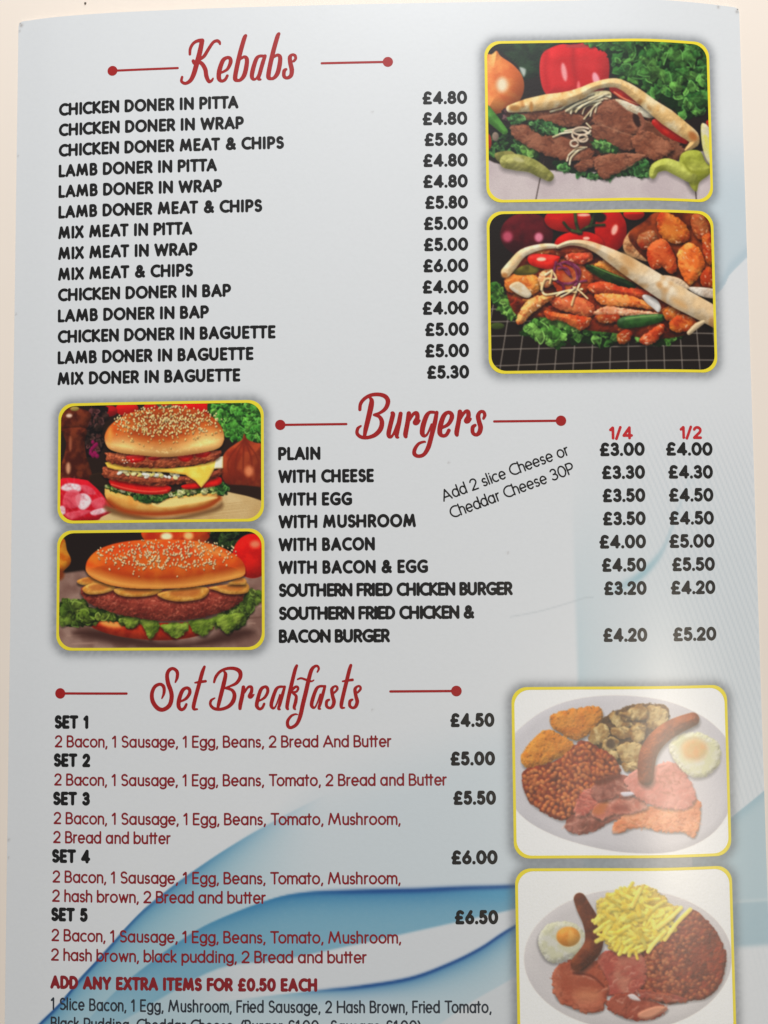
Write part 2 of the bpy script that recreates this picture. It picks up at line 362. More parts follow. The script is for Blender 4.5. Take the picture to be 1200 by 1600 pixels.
def pic_doner(step):
    rn = random.Random(11); c = Canvas(57, 1112, 66, 830, step, (34, 26, 24))
    c.blob([(100, 60), (385, 60), (380, 110), (330, 180), (300, 230), (225, 250), (215, 190), (150, 130)], (46, 78, 48), (30, 48, 34), R=50, item='cucumber', amb=.4)
    c.blob([(215, 190), (245, 200), (235, 235)], (190, 200, 190), R=8, edge=14)
    c.blob([(40, 640), (130, 655), (420, 690), (800, 700), (950, 640), (1130, 590), (1130, 850), (40, 850)], (226, 212, 210), (214, 198, 198), R=1, ns=60, amb=.5, dif=.62, item='white_table', edge=8)
    c.line([(322, 640), (300, 735), (280, 830)], 2.2, (70, 55, 50), R=50); c.line([(1030, 770), (1033, 830)], 2.5, (70, 55, 50), R=50)
    # onion, pepper, lettuce head
    c.blob([(30, 140), (85, 125), (110, 108), (130, 135), (185, 175), (225, 225), (236, 280), (222, 335), (180, 385), (110, 410), (30, 410)], (238, 146, 74), (222, 112, 52), R=85, amb=.42, dif=.72, spec=.15, sp=12, item='onion', vs=60)
    c.ell(133, 272, 26, 34, (255, 240, 205), R=30, edge=34)
    c.blob([(312, 160), (330, 118), (375, 92), (420, 80), (470, 86), (520, 76), (575, 92), (615, 118), (632, 160), (634, 220), (618, 290), (560, 330), (460, 345), (360, 335), (325, 300), (310, 230)], (228, 46, 50), (214, 32, 38), R=70, amb=.55, dif=.52, item='red_pepper', vs=90, dome=.4)
    c.line([(470, 90), (468, 180), (490, 320)], 10, (176, 20, 28), edge=34, R=60, alpha=.7)
    c.line([(345, 120), (335, 200), (345, 290)], 10, (190, 22, 30), edge=36, R=60, alpha=.7)
    c.ell(424, 215, 13, 44, (255, 170, 170), rot=-8, R=20, edge=16); c.ell(572, 255, 16, 36, (255, 175, 185), rot=-15, R=20, edge=14); c.ell(490, 290, 8, 30, (255, 130, 130), R=20, edge=14)
    c.blob([(440, 86), (540, 80), (545, 98), (450, 98)], (190, 60, 60), R=8, edge=10)
    c.leafy([(560, 50), (1130, 50), (1130, 330), (1090, 400), (1000, 440), (930, 400), (860, 350), (760, 290), (660, 240), (640, 150)], *GRN, 210, 40, 'curly_lettuce', rn)
    # left scraps
    c.leafy([(70, 520), (160, 480), (250, 540), (300, 610), (280, 640), (180, 600), (80, 620)], (18, 36, 18), (40, 85, 38), (90, 150, 70), 45, 24, 'curly_lettuce', rn)
    c.leafy([(215, 575), (270, 570), (300, 610), (280, 632), (230, 620)], (40, 80, 30), (95, 150, 60), (140, 190, 95), 10, 22, 'curly_lettuce', rn)
    c.line([(50, 400), (90, 440), (140, 495)], (34, 26, 16), (92, 160, 62), (70, 130, 45), spec=.2, item='green_chilli', shadow=(4, 10, 20, .5))
    c.ell(62, 545, 18, 40, (190, 50, 30), item='tomato'); c.ell(98, 520, 16, 22, (150, 130, 115), R=14)
    c.leafy([(130, 400), (190, 395), (200, 440), (150, 450)], (40, 20, 25), (90, 50, 60), (150, 110, 110), 10, 14, 'red_onion', rn)
    c.blob([(95, 600), (170, 590), (200, 625), (160, 650), (110, 640)], (120, 120, 60), (150, 140, 80), R=22, item='pickled_chilli#')
    c.line([(150, 640), (200, 645), (260, 660), (310, 690), (345, 715)], (34, 40, 34, 30, 22), (170, 166, 92), (140, 138, 66), spec=.12, bump=8, ns=30, item='pickled_chilli#', shadow=(0, 16, 26, .35))
    c.ell(205, 632, 26, 10, (205, 200, 140), rot=15, R=20, edge=14)
    # pitta back, fillings
    c.blob([(150, 420), (220, 400), (400, 370), (560, 330), (660, 290), (800, 370), (950, 480), (1020, 560), (960, 620), (860, 640), (600, 640), (300, 600)], (95, 50, 34), (60, 32, 24), R=20, bump=20, ns=30, amb=.35, item='doner_meat#')
    c.blob([(420, 385), (470, 340), (560, 312), (630, 312), (640, 340), (600, 370), (520, 385), (440, 415)], (225, 212, 165), (205, 185, 130), R=16, bump=8, ns=16, item='shredded_cabbage')
    c.blob([(660, 350), (720, 365), (800, 400), (840, 435), (800, 440), (720, 410), (670, 375)], (236, 226, 200), (222, 200, 165), R=16, item='pitta_bread', bump=4)
    M1, M2 = (136, 78, 54), (168, 108, 80)

    def meat(p, sd=0, f=1., rough=10):
        c.blob(p, [v * f for v in M1], [v * f for v in M2], rough=rough, R=20, bump=3.4, ns=12, vs=46, amb=.5, dif=.6, item='doner_meat#', shadow=(3, 10, 20, .6), mixb=-.1)
        c.flecks(p, 46, ((176, 118, 90), (92, 48, 32), (150, 92, 66)), 26, 2.2, 20, rn, .7, .6)
        c.flecks(p, 12, ((70, 34, 24),), 40, 3, 20, rn, .5, .6, 9)
        for j in range(len(p)):
            if p[j][1] <= np.mean([w[1] for w in p]) and rn.random() < .8: c.line([p[j], p[(j + 1) % len(p)]], 2.4, (196, 146, 116), R=40, edge=6, alpha=.5)
    meat([(180, 420), (260, 405), (370, 390), (430, 395), (420, 430), (330, 440), (230, 445)], f=.86)
    meat([(300, 430), (400, 415), (490, 425), (520, 450), (470, 480), (380, 475), (310, 465)], f=.92)
    meat([(165, 480), (200, 462), (300, 480), (370, 510), (430, 530), (500, 575), (560, 600), (520, 640), (420, 640), (330, 610), (250, 570), (190, 530)])
    meat([(770, 450), (840, 470), (900, 520), (960, 560), (985, 600), (930, 640), (850, 590), (790, 520)], f=.85)
    c.line([(650, 300), (690, 322), (740, 350), (765, 372)], (18, 26, 24, 12), (222, 48, 34), (196, 30, 24), spec=.2, item='tomato_slice#')
    c.line([(655, 318), (700, 350), (765, 376)], 4, (240, 150, 110), R=30)
    c.line([(845, 462), (890, 495), (940, 525), (990, 548)], (18, 26, 22, 12), (220, 44, 30), (190, 28, 22), spec=.2, item='tomato_slice#')
    meat([(585, 360), (620, 345), (660, 360), (700, 395), (745, 430), (770, 470), (775, 500), (730, 525), (680, 515), (620, 495), (560, 470), (550, 430)], f=1.02)
    c.ell(755, 455, 14, 34, (50, 24, 18), rot=-20, R=8, edge=12); c.line([(770, 425), (790, 470), (770, 505)], 9, (150, 92, 70), item='doner_meat#')
    meat([(540, 480), (600, 475), (680, 510), (740, 530), (760, 570), (720, 600), (640, 575), (560, 545)], f=.94)
    meat([(730, 540), (790, 500), (850, 525), (900, 555), (930, 590), (880, 630), (820, 640), (750, 600)], f=1.04)
    for p, n in (([(165, 425), (215, 415), (240, 445), (215, 465), (175, 455)], 14), ([(255, 450), (320, 445), (400, 470), (430, 495), (390, 520), (320, 518), (265, 480)], 26)):
        c.leafy(p, (26, 52, 26), (58, 112, 56), (130, 190, 110), n, 22, 'curly_lettuce', rn)
    c.leafy([(360, 640), (420, 650), (480, 690), (600, 700), (700, 660), (760, 630), (810, 660), (800, 730), (700, 715), (620, 735), (520, 725), (430, 690), (370, 680)], (22, 46, 22), (52, 108, 50), (118, 180, 95), 70, 24, 'curly_lettuce', rn)
    meat([(460, 660), (560, 625), (580, 620), (590, 650), (500, 692)], f=.98)
    meat([(555, 640), (620, 612), (720, 612), (790, 622), (740, 660), (690, 690), (640, 715), (600, 732), (570, 700)], f=1.03)
    c.leafy([(540, 550), (590, 545), (660, 580), (670, 608), (600, 605), (550, 580)], (30, 70, 30), (80, 140, 60), (140, 195, 105), 16, 22, 'curly_lettuce', rn)
    # shreds of cabbage and onion
    SH = (238, 228, 196)
    for p in ([(440, 400), (500, 360), (590, 330), (640, 340)], [(425, 385), (490, 345), (560, 320)], [(515, 440), (545, 400), (580, 365)], [(500, 415), (520, 385), (570, 355)], [(455, 395), (520, 375), (545, 345)], [(360, 400), (430, 385), (470, 350)],
              [(480, 400), (540, 350), (620, 350)], [(560, 415), (575, 380), (600, 350)], [(430, 645), (450, 605), (510, 582)], [(440, 610), (480, 585), (520, 580)], [(370, 528), (420, 505), (480, 492)], [(420, 500), (500, 492), (535, 520)], [(525, 465), (540, 490)], [(448, 410), (470, 380), (520, 350)], [(430, 405), (480, 375), (560, 338), (628, 322)], [(470, 412), (510, 380), (600, 352)], [(540, 425), (556, 392), (590, 360)], [(490, 395), (530, 362), (600, 335)], [(400, 395), (450, 365), (520, 335)], [(438, 660), (446, 620), (480, 596)], [(400, 515), (450, 500), (500, 505)]):
        c.line([(x + rn.uniform(-5, 5), y + rn.uniform(-5, 5)) for x, y in p], rn.uniform(2.6, 4.6), SH, (205, 190, 150), R=7, item='shredded_cabbage', shadow=(3, 6, 9, .5), amb=.6)
    for cx, cy, rx, ry in ((492, 518, 36, 24), (465, 558, 18, 15), (500, 500, 40, 18), (505, 535, 22, 16)):
        a = np.linspace(0, 5.6, 9) + rn.random(); c.line(np.stack([cx + rx * np.cos(a), cy + ry * np.sin(a)], 1), 5, (230, 214, 190), (200, 176, 150), R=6, item='shredded_cabbage', shadow=(3, 6, 9, .5), amb=.6)
    # pitta rim
    c.line([(168, 388), (250, 372), (340, 358), (430, 342), (500, 318), (570, 284), (650, 272), (700, 288), (760, 330), (830, 385), (900, 435), (970, 485), (1020, 520), (1030, 550), (990, 588)],
           (18, 32, 38, 33, 27, 19, 22, 24, 30, 34, 42, 38, 33, 22, 8), (246, 226, 182), (228, 188, 126), dome=.45, amb=.54, dif=.6, bump=5, ns=26, vs=52, item='pitta_bread', shadow=(-2, 12, 20, .5), speck=((176, 116, 58), 34, .72))
    c.ell(1025, 520, 20, 26, (184, 116, 62), rot=-40, R=22, edge=26); c.ell(190, 385, 24, 14, (176, 122, 60), R=14, edge=20); c.ell(268, 380, 8, 24, (186, 130, 66), R=14, edge=16)
    # pale chilli right
    c.blob([(965, 610), (1010, 588), (1060, 592), (1085, 640), (1112, 665), (1100, 700), (1050, 740), (1035, 785), (1005, 760), (985, 700), (955, 660)], (186, 190, 84), (160, 166, 58), R=36, spec=.1, item='pickled_chilli#', shadow=(-6, 14, 30, .4), bump=6, ns=40)
    c.line([(825, 715), (840, 680), (890, 662), (940, 678), (1000, 705)], (16, 24, 30, 34, 36), (192, 196, 92), (168, 172, 64), spec=.12, item='pickled_chilli#', shadow=(0, 14, 26, .35), bump=5, ns=36)
    c.line([(980, 650), (1010, 690), (1090, 690)], 6, (148, 152, 50), R=40, edge=20)
    c.blob([(1065, 470), (1085, 455), (1112, 490), (1125, 640), (1095, 640), (1070, 570)], (240, 232, 206), (228, 222, 140), R=20, item='lemon_wedge', shadow=(-6, 6, 16, .5))
    c.blob([(1090, 450), (1120, 430), (1120, 480)], (190, 60, 40), R=12); c.line([(1085, 520), (1112, 610)], 10, (232, 226, 120), edge=12)
    c.grain(.014, 1, 1.06, 1.03); return c


def pic_chicken(step):
    rn = random.Random(23); c = Canvas(62, 1132, 58, 822, step, (30, 22, 18))
    # wire rack
    for y0, y1 in ((520, 515), (580, 574), (648, 640), (712, 700), (790, 766)): c.line([(50, y0), (1140, y1)], 2.4, (150, 142, 134), R=30, item='wire_rack')
    for x in range(-2, 14): c.line([(100 + x * 84 + 62 - x * 5, 500), (60 + x * 88 + 45 - x * 2, 830)], 2.4, (150, 142, 134), R=30, item='wire_rack')
    # onion, tomatoes, chicken pieces behind
    c.ell(245, 165, 125, 105, (104, 22, 34), (76, 14, 26), R=90, amb=.35, dif=.7, item='red_onion', vs=60)
    c.ell(155, 175, 24, 26, (190, 90, 110), R=24, edge=26); c.ell(302, 180, 20, 22, (225, 140, 160), R=24, edge=20)
    for cx, cy, rx, ry in ((440, 95, 110, 62), (640, 150, 75, 105), (490, 215, 115, 62), (750, 75, 50, 30)):
        c.ell(cx, cy, rx, ry, (206, 38, 28), (178, 22, 18), R=60, amb=.4, dif=.68, item='vine_tomato#', shadow=(0, 6, 20, .5), vs=70)
    c.ell(515, 76, 30, 7, (255, 200, 180), R=20, edge=12); c.ell(658, 150, 14, 26, (255, 190, 175), rot=20, R=20, edge=16); c.ell(525, 188, 16, 8, (255, 200, 180), R=20, edge=10)
    for p, r in (([(475, 66), (478, 110), (490, 155)], 7), ([(420, 110), (450, 145), (500, 160)], 6), ([(490, 160), (540, 130), (610, 125)], 6), ([(570, 66), (560, 90), (545, 130)], 7), ([(500, 160), (460, 150)], 7)):
        c.line(p, r, (70, 84, 44), (40, 54, 30), item='tomato_vine', shadow=(2, 6, 10, .5))
    c.ell(590, 90, 30, 24, (26, 30, 18), R=10, edge=14)
    c.blob([(700, 200), (740, 150), (800, 130), (840, 220), (820, 300), (740, 280), (700, 250)], (206, 160, 118), (170, 112, 74), R=26, bump=8, item='pitta_bread')

    c.blob([(720, 180), (800, 110), (880, 60), (1140, 50), (1140, 430), (1000, 420), (900, 350), (800, 290)], (150, 70, 34), (84, 36, 20), R=30, bump=12, ns=50, vs=60, item='chicken_heap')

    def chick(p, f=1., a=(190, 70, 30), b=(222, 132, 58), it='chicken_piece#', R=34):
        c.blob(p, [v * f for v in a], [v * f for v in b], rough=6, R=R, bump=5, ns=70, vs=64, amb=.48, dif=.62, spec=.06, sp=10, item=it, shadow=(4, 12, 24, .7), dome=.46)
        c.flecks(p, 22, ((140, 44, 20), (168, 60, 28), (238, 176, 110)), 26, 3.2, 20, rn, .8, .5, 8); c.flecks(p, 7, ((255, 236, 214),), 12, 2.4, 10, rn, .9, .8, 6)
    chick([(860, 90), (890, 60), (960, 90), (1010, 140), (1015, 190), (960, 215), (900, 200), (862, 150)], .95)
    chick([(1030, 80), (1080, 70), (1110, 130), (1120, 190), (1060, 190), (1028, 140)], .85, b=(206, 120, 70))
    chick([(770, 180), (830, 150), (860, 190), (840, 230), (790, 245), (765, 220)], .85, b=(190, 120, 76))
    chick([(805, 260), (850, 200), (900, 200), (940, 270), (950, 340), (920, 360), (880, 330), (830, 340)], 1., b=(214, 110, 60))
    chick([(1080, 180), (1130, 170), (1140, 300), (1090, 290)], .9)
    chick([(960, 250), (1010, 210), (1060, 230), (1085, 290), (1070, 350), (1030, 400), (1010, 415), (980, 380), (955, 310)], 1.08, a=(214, 112, 52), b=(240, 190, 110))
    chick([(1070, 350), (1120, 320), (1140, 410), (1080, 420), (1062, 390)], .88)
    c.blob([(1000, 425), (1060, 420), (1140, 430), (1140, 470), (1060, 462)], (236, 226, 212), (210, 190, 170), R=14, bump=6, ns=14, item='pitta_bread')
    c.blob([(880, 370), (960, 380), (1010, 425), (960, 430)], (214, 180, 140), (230, 205, 175), R=14, bump=6, ns=14, item='pitta_bread')
    # salad leaves
    L3 = ((30, 56, 22), (66, 118, 46), (150, 195, 100))
    c.leafy([(60, 390), (110, 410), (150, 460), (210, 470), (220, 520), (190, 580), (130, 550), (100, 500), (60, 480)], *L3, 36, 34, 'lettuce', rn)
    c.leafy([(200, 640), (260, 580), (310, 530), (420, 590), (440, 650), (390, 710), (340, 690), (280, 665)], (36, 70, 26), (84, 140, 58), (150, 200, 105), 34, 40, 'lettuce', rn)
    c.leafy([(430, 620), (540, 600), (640, 590), (660, 680), (590, 710), (540, 690), (450, 690)], (24, 44, 18), (60, 108, 44), (160, 205, 115), 30, 28, 'lettuce', rn)
    c.leafy([(730, 620), (960, 640), (950, 670), (870, 700), (760, 690)], (24, 44, 18), (66, 112, 46), (140, 190, 100), 26, 22, 'lettuce', rn)
    c.ell(100, 600, 34, 16, (70, 84, 40), R=14, item='lettuce')
    # filling
    c.blob([(150, 350), (230, 260), (400, 225), (560, 250), (700, 340), (820, 430), (960, 530), (1060, 590), (980, 650), (820, 670), (640, 640), (500, 620), (350, 560), (200, 560), (140, 420)], (140, 56, 28), (86, 32, 18), R=20, bump=16, ns=34, amb=.42, item='chicken_filling')
    c.flecks([(170, 360), (400, 250), (600, 290), (820, 440), (1000, 580), (820, 650), (500, 600), (200, 540)], 160, ((200, 100, 50), (110, 40, 20), (226, 150, 80), (176, 60, 36)), 50, 7, 15, rn, .6, .8)
    F = 'chicken_filling#'
    chick([(250, 240), (400, 225), (540, 235), (560, 262), (400, 275), (260, 275)], .72, it=F)
    chick([(140, 380), (200, 350), (280, 360), (310, 400), (280, 450), (200, 450), (145, 430)], 1.02, a=(206, 110, 50), b=(232, 160, 80), it=F)
    c.blob([(180, 340), (240, 310), (300, 325), (280, 355), (200, 360)], (120, 112, 50), (90, 82, 34), R=14, item='green_pepper#')
    chick([(300, 360), (340, 330), (380, 345), (375, 400), (330, 420), (300, 400)], 1.05, a=(220, 130, 84), b=(236, 176, 124), it=F)
    chick([(370, 330), (430, 290), (490, 310), (550, 360), (540, 420), (480, 470), (400, 450), (365, 400)], .92, b=(220, 140, 90), it=F)
    chick([(430, 265), (540, 255), (550, 290), (500, 312), (440, 300)], 1., a=(200, 70, 44), b=(216, 120, 84), it=F)
    c.blob([(250, 270), (280, 258), (390, 270), (395, 290), (370, 325), (330, 332), (270, 315), (250, 295)], (226, 50, 34), (204, 30, 24), R=26, spec=.18, item='tomato_chunk', shadow=(4, 8, 14, .5)); c.ell(312, 285, 22, 9, (255, 215, 190), R=16, edge=10)
    chick([(560, 320), (620, 290), (690, 340), (760, 400), (700, 400), (620, 360)], 1., a=(200, 104, 40), b=(226, 150, 70), it=F)
    c.line([(530, 325), (590, 355), (660, 390), (740, 420)], (12, 22, 24, 12), (38, 64, 28), (22, 40, 18), spec=.12, item='green_pepper#', shadow=(2, 8, 12, .5)); c.line([(548, 318), (620, 352), (700, 385)], 3, (120, 150, 80), R=30)
    chick([(530, 410), (600, 395), (700, 425), (800, 440), (840, 470), (760, 480), (640, 460), (550, 450)], 1., a=(186, 62, 34), b=(208, 98, 54), it=F)
    chick([(350, 480), (440, 460), (520, 480), (560, 520), (540, 560), (470, 550), (380, 520)], .98, a=(190, 66, 40), b=(222, 120, 76), it=F)
    chick([(190, 590), (205, 530), (260, 470), (330, 455), (370, 465), (310, 510), (260, 545), (220, 590)], 1.06, a=(206, 96, 44), b=(238, 176, 110), it=F)
    chick([(320, 530), (400, 545), (490, 555), (540, 575), (500, 625), (460, 610), (400, 580), (340, 570)], 1., b=(216, 120, 66), it=F)
    chick([(560, 460), (650, 455), (760, 475), (820, 510), (820, 530), (700, 515), (600, 510)], 1.08, a=(214, 110, 50), b=(234, 156, 90), it=F, R=22)
    chick([(550, 545), (600, 515), (700, 525), (840, 545), (860, 556), (740, 560), (600, 556)], 1., a=(226, 150, 112), b=(240, 186, 150), it=F, R=14)
    chick([(560, 560), (660, 555), (670, 585), (590, 592)], .8, it=F, R=16)
    c.blob([(160, 420), (180, 395), (215, 395), (262, 445), (250, 468), (215, 460)], (240, 230, 208), (228, 206, 170), R=14, item='onion_piece#', shadow=(3, 8, 12, .4))
    c.blob([(780, 470), (800, 460), (850, 485), (868, 520), (855, 545), (830, 525), (800, 500)], (246, 242, 236), (226, 220, 214), R=14, item='onion_piece#', shadow=(3, 8, 12, .4))
    c.blob([(668, 575), (720, 560), (860, 552), (885, 562), (870, 588), (780, 612), (690, 620), (662, 605)], (50, 92, 40), (34, 64, 28), R=24, spec=.18, item='green_pepper#', shadow=(3, 8, 14, .5)); c.line([(700, 575), (780, 566), (850, 560)], 4, (130, 165, 100), R=30, edge=6)
    chick([(880, 540), (930, 515), (960, 545), (930, 585), (890, 580)], .9, it=F, R=20)
    chick([(905, 600), (950, 555), (1010, 560), (1040, 590), (1000, 630), (930, 635)], .96, it=F, R=24)
    chick([(760, 680), (800, 640), (860, 600), (885, 610), (860, 660), (810, 700)], .98, b=(226, 130, 90), it=F, R=24)
    chick([(660, 650), (700, 625), (730, 650), (700, 690), (665, 690)], .8, it=F, R=20)
    # red cabbage and shreds
    for p in ([(380, 300), (370, 360), (400, 400), (470, 395), (490, 340), (440, 300), (390, 310)], [(400, 310), (430, 350), (450, 370)], [(370, 380), (410, 410), (415, 450)], [(440, 440), (480, 400), (520, 390)], [(420, 300), (470, 330), (480, 390)], [(390, 330), (430, 330), (445, 360)]):
        c.line(p, rn.uniform(4.5, 7), (104, 30, 60), (150, 80, 110), R=7, item='red_cabbage', shadow=(3, 6, 9, .5))
    for p in ([(310, 400), (320, 450), (370, 450), (440, 435), (500, 430)], [(360, 340), (380, 380), (330, 380), (310, 430)], [(450, 505), (465, 460), (490, 405)], [(460, 420), (490, 440), (525, 475)], [(380, 460), (420, 440), (470, 445)], [(330, 360), (360, 345), (350, 400)], [(400, 465), (440, 445), (470, 420)]):
        c.line(p, rn.uniform(3.6, 5.4), (244, 226, 186), (222, 190, 140), R=7, item='shredded_cabbage', shadow=(3, 6, 9, .5), amb=.62)
    # flat bread
    c.line([(145, 345), (175, 310), (225, 255), (300, 228), (360, 222), (395, 228)], (24, 24, 20, 15, 12, 8), (240, 224, 196), (226, 196, 152), bump=4, ns=22, item='pitta_bread', shadow=(2, 10, 16, .5), amb=.56)
    c.line([(392, 226), (450, 208), (520, 215), (580, 240), (640, 275), (710, 320), (790, 372), (880, 430), (960, 475), (1050, 520), (1150, 570)], (9, 13, 18, 24, 34, 44, 50, 54, 54, 52, 50), (242, 226, 200), (228, 200, 160), bump=7, ns=46, vs=80, amb=.54, dif=.56, item='pitta_bread', shadow=(-4, 16, 26, .6), speck=((206, 158, 104), 46, .68), dome=.45)
    c.ell(720, 300, 26, 40, (214, 172, 122), rot=-40, R=30, edge=50); c.ell(960, 500, 20, 46, (216, 176, 126), rot=-60, R=30, edge=50); c.ell(138, 360, 14, 12, (184, 130, 80), edge=16)
    c.line([(1000, 640), (1040, 605), (1075, 585)], (10, 14, 8), (228, 206, 170), item='pitta_bread')
    c.grain(.014, 2); return c


def pic_double(step):
    rn = random.Random(31); c = Canvas(67, 1142, 60, 688, step, (40, 28, 22))
    c.ell(430, 90, 60, 40, (190, 30, 26), R=40, item='tomato'); c.ell(640, 80, 120, 60, (200, 36, 26), (170, 24, 20), R=50, item='tomato'); c.ell(800, 95, 80, 60, (196, 28, 24), R=50, item='tomato'); c.ell(335, 100, 45, 30, (160, 30, 34), R=40)
    c.line([(590, 64), (620, 90), (660, 80)], 9, (80, 90, 60)); c.leafy([(250, 70), (330, 80), (300, 200), (310, 300), (220, 340), (210, 200)], (30, 22, 22), (54, 40, 34), (100, 60, 60), 40, 26, 'dark_foliage', rn)
    for i in range(14): c.ell(rn.uniform(228, 275), rn.uniform(260, 340), 9, 11, (150, 30, 90), R=8, amb=.4, item='pink_flowers')
    c.leafy([(880, 60), (1150, 60), (1150, 290), (1090, 270), (960, 260), (900, 170), (860, 110)], (34, 70, 30), (66, 130, 52), (130, 195, 90), 170, 26, 'curly_lettuce', rn)
    # pepper mill
    W1, W2 = (110, 54, 34), (74, 32, 22)
    c.blob([(70, 60), (130, 74), (160, 78), (225, 100), (240, 130), (225, 165), (205, 195), (80, 195), (66, 140)], W1, W2, R=40, amb=.35, dif=.8, item='pepper_mill'); c.ell(150, 84, 24, 12, (160, 140, 80), R=10, item='pepper_mill')
    c.blob([(85, 190), (210, 190), (205, 260), (215, 340), (235, 400), (240, 480), (70, 480), (75, 400), (95, 330), (105, 270), (90, 220)], W1, W2, R=50, amb=.32, dif=.8, item='pepper_mill')
    c.ell(120, 120, 16, 10, (230, 200, 180), R=12, edge=16); c.ell(118, 400, 12, 30, (200, 150, 120), R=12, edge=20); c.ell(128, 270, 8, 40, (150, 90, 66), edge=16)
    c.blob([(235, 440), (320, 430), (320, 500), (260, 500)], (48, 34, 24), R=10)
    # onion, board
    c.blob([(1045, 232), (1062, 262), (1100, 280), (1150, 310), (1150, 520), (1060, 532), (980, 515), (935, 470), (925, 400), (945, 330), (1000, 285), (1035, 262)], (152, 70, 42), (122, 46, 28), R=90, amb=.4, dif=.72, item='onion', vs=60)
    for x in (960, 1000, 1040, 1085, 1120): c.line([(1046, 262), (x, 380), (x * .6 + 1045 * .4, 520)], 3, (110, 42, 26), R=30, edge=14)
    c.ell(1070, 430, 22, 26, (206, 130, 92), R=20, edge=30)
    c.blob([(60, 690), (340, 620), (880, 550), (960, 535), (1060, 560), (1150, 585), (1150, 700), (60, 700)], (212, 188, 142), (196, 166, 118), R=4, ns=60, smooth=False, amb=.5, dif=.6, item='chopping_board')
    for i in range(16): y = 560 + i * 9; c.line([(700 + rn.uniform(-60, 60), y + 70 - i * 2), (1140, y + 20)], 1.6, (188, 158, 112), R=30, edge=5)
    c.blob([(950, 500), (1150, 520), (1150, 585), (1060, 558), (960, 535)], (44, 28, 20), R=10, edge=10)
    # checked napkin
    c.blob([(60, 470), (200, 462), (250, 490), (300, 540), (345, 600), (370, 625), (300, 660), (260, 680), (60, 680)], (204, 36, 52), (176, 22, 40), R=30, bump=8, ns=60, item='checked_napkin')
    for p in ([(78, 505), (115, 480), (185, 492), (178, 526), (110, 522)], [(160, 548), (212, 536), (246, 578), (206, 622), (172, 606)], [(238, 634), (300, 612), (336, 628), (262, 652)], [(60, 610), (96, 600), (104, 640), (60, 650)]): c.blob(p, (240, 222, 222), (226, 180, 186), R=12, bump=3, item='checked_napkin', edge=9, dome=.1)
    for p in ([(110, 522), (178, 526), (172, 606), (92, 600)], [(185, 492), (236, 500), (268, 540), (212, 536)], [(246, 578), (300, 556), (330, 602), (262, 616)], [(104, 640), (206, 622), (238, 634), (140, 672)]): c.blob(p, (222, 118, 128), (208, 84, 98), R=12, edge=11, item='checked_napkin', alpha=.8, dome=.1)
    c.flecks([(70, 480), (220, 475), (340, 600), (260, 670), (70, 670)], 40, ((140, 16, 34), (240, 120, 130)), 60, 4, 70, rn, .5, .4, 12)
    # burger, bottom up
    c.blob([(330, 600), (600, 670), (860, 625), (930, 590), (900, 640), (620, 690), (360, 650)], (120, 90, 60), R=10, edge=30)
    c.blob([(315, 530), (350, 505), (620, 540), (900, 500), (925, 550), (905, 590), (840, 625), (720, 648), (600, 656), (470, 645), (380, 615), (330, 575)], (232, 184, 108), (222, 160, 84), R=60, amb=.5, dif=.6, item='bottom_bun', vs=60)
    c.line([(335, 580), (420, 630), (560, 648), (700, 640), (840, 615), (915, 570)], 12, (150, 66, 28), edge=34, R=30); c.blob([(560, 590), (700, 565), (860, 560), (900, 570), (760, 600), (620, 615)], (238, 206, 140), edge=16, R=12)
    c.leafy([(300, 505), (350, 495), (480, 535), (620, 545), (740, 515), (880, 510), (940, 515), (920, 535), (830, 545), (700, 558), (560, 575), (470, 556), (340, 522)], (60, 80, 34), (150, 172, 90), (232, 228, 168), 60, 19, 'lettuce', rn)
    c.leafy([(450, 540), (580, 560), (650, 540), (620, 580), (560, 590), (480, 570)], (24, 44, 22), (48, 84, 40), (100, 140, 70), 20, 22, 'lettuce', rn); c.leafy([(900, 500), (960, 490), (960, 545), (910, 550)], (24, 44, 22), (48, 90, 40), (90, 140, 70), 10, 22, 'lettuce', rn)
    c.blob([(340, 462), (420, 460), (560, 480), (660, 505), (640, 540), (540, 545), (430, 525), (355, 500)], (214, 40, 34), (190, 24, 24), R=16, amb=.5, dif=.55, item='tomato_slice#', shadow=(0, 8, 14, .5)); c.line([(350, 490), (450, 518), (560, 532), (640, 526)], 4, (236, 96, 80), R=30, edge=6)
    c.blob([(720, 500), (800, 480), (900, 455), (928, 470), (915, 500), (820, 515), (740, 520)], (212, 40, 32), (190, 26, 24), R=14, item='tomato_slice#', shadow=(0, 8, 14, .5))
    P1, P2 = (152, 82, 54), (118, 56, 38)

    def patty(p): c.blob(p, P1, P2, dome=.4, rough=8, R=26, bump=9, ns=16, vs=30, amb=.46, dif=.74, spec=.08, item='beef_patty', shadow=(0, 8, 14, .5), speck=((190, 116, 78), 11, .7))
    patty([(300, 425), (325, 395), (500, 440), (700, 455), (870, 430), (920, 410), (932, 440), (880, 470), (740, 490), (600, 500), (480, 490), (380, 470), (315, 455)])
    for i in range(44): x = rn.uniform(385, 700); c.ell(x, 424 + (x - 385) * .08 + rn.uniform(-12, 14), rn.uniform(8, 17), rn.uniform(6, 10), rn.choice(((246, 244, 226), (236, 226, 170), (222, 206, 130))), rot=rn.uniform(-40, 40), n=6, R=8, amb=.62, dif=.46, item='chopped_onion', shadow=(2, 5, 8, .35))
    c.blob([(315, 375), (340, 368), (500, 400), (640, 410), (780, 400), (900, 365), (935, 350), (935, 410), (890, 415), (860, 470), (822, 514), (790, 478), (740, 445), (640, 430), (480, 420), (370, 412), (330, 400)], (250, 214, 112), (244, 198, 90), R=14, amb=.58, dif=.52, item='cheese_slice', shadow=(0, 8, 12, .5), smooth=False)
    c.blob([(900, 355), (934, 350), (932, 412), (890, 412)], (248, 240, 214), R=8, item='cheese_slice', smooth=False)
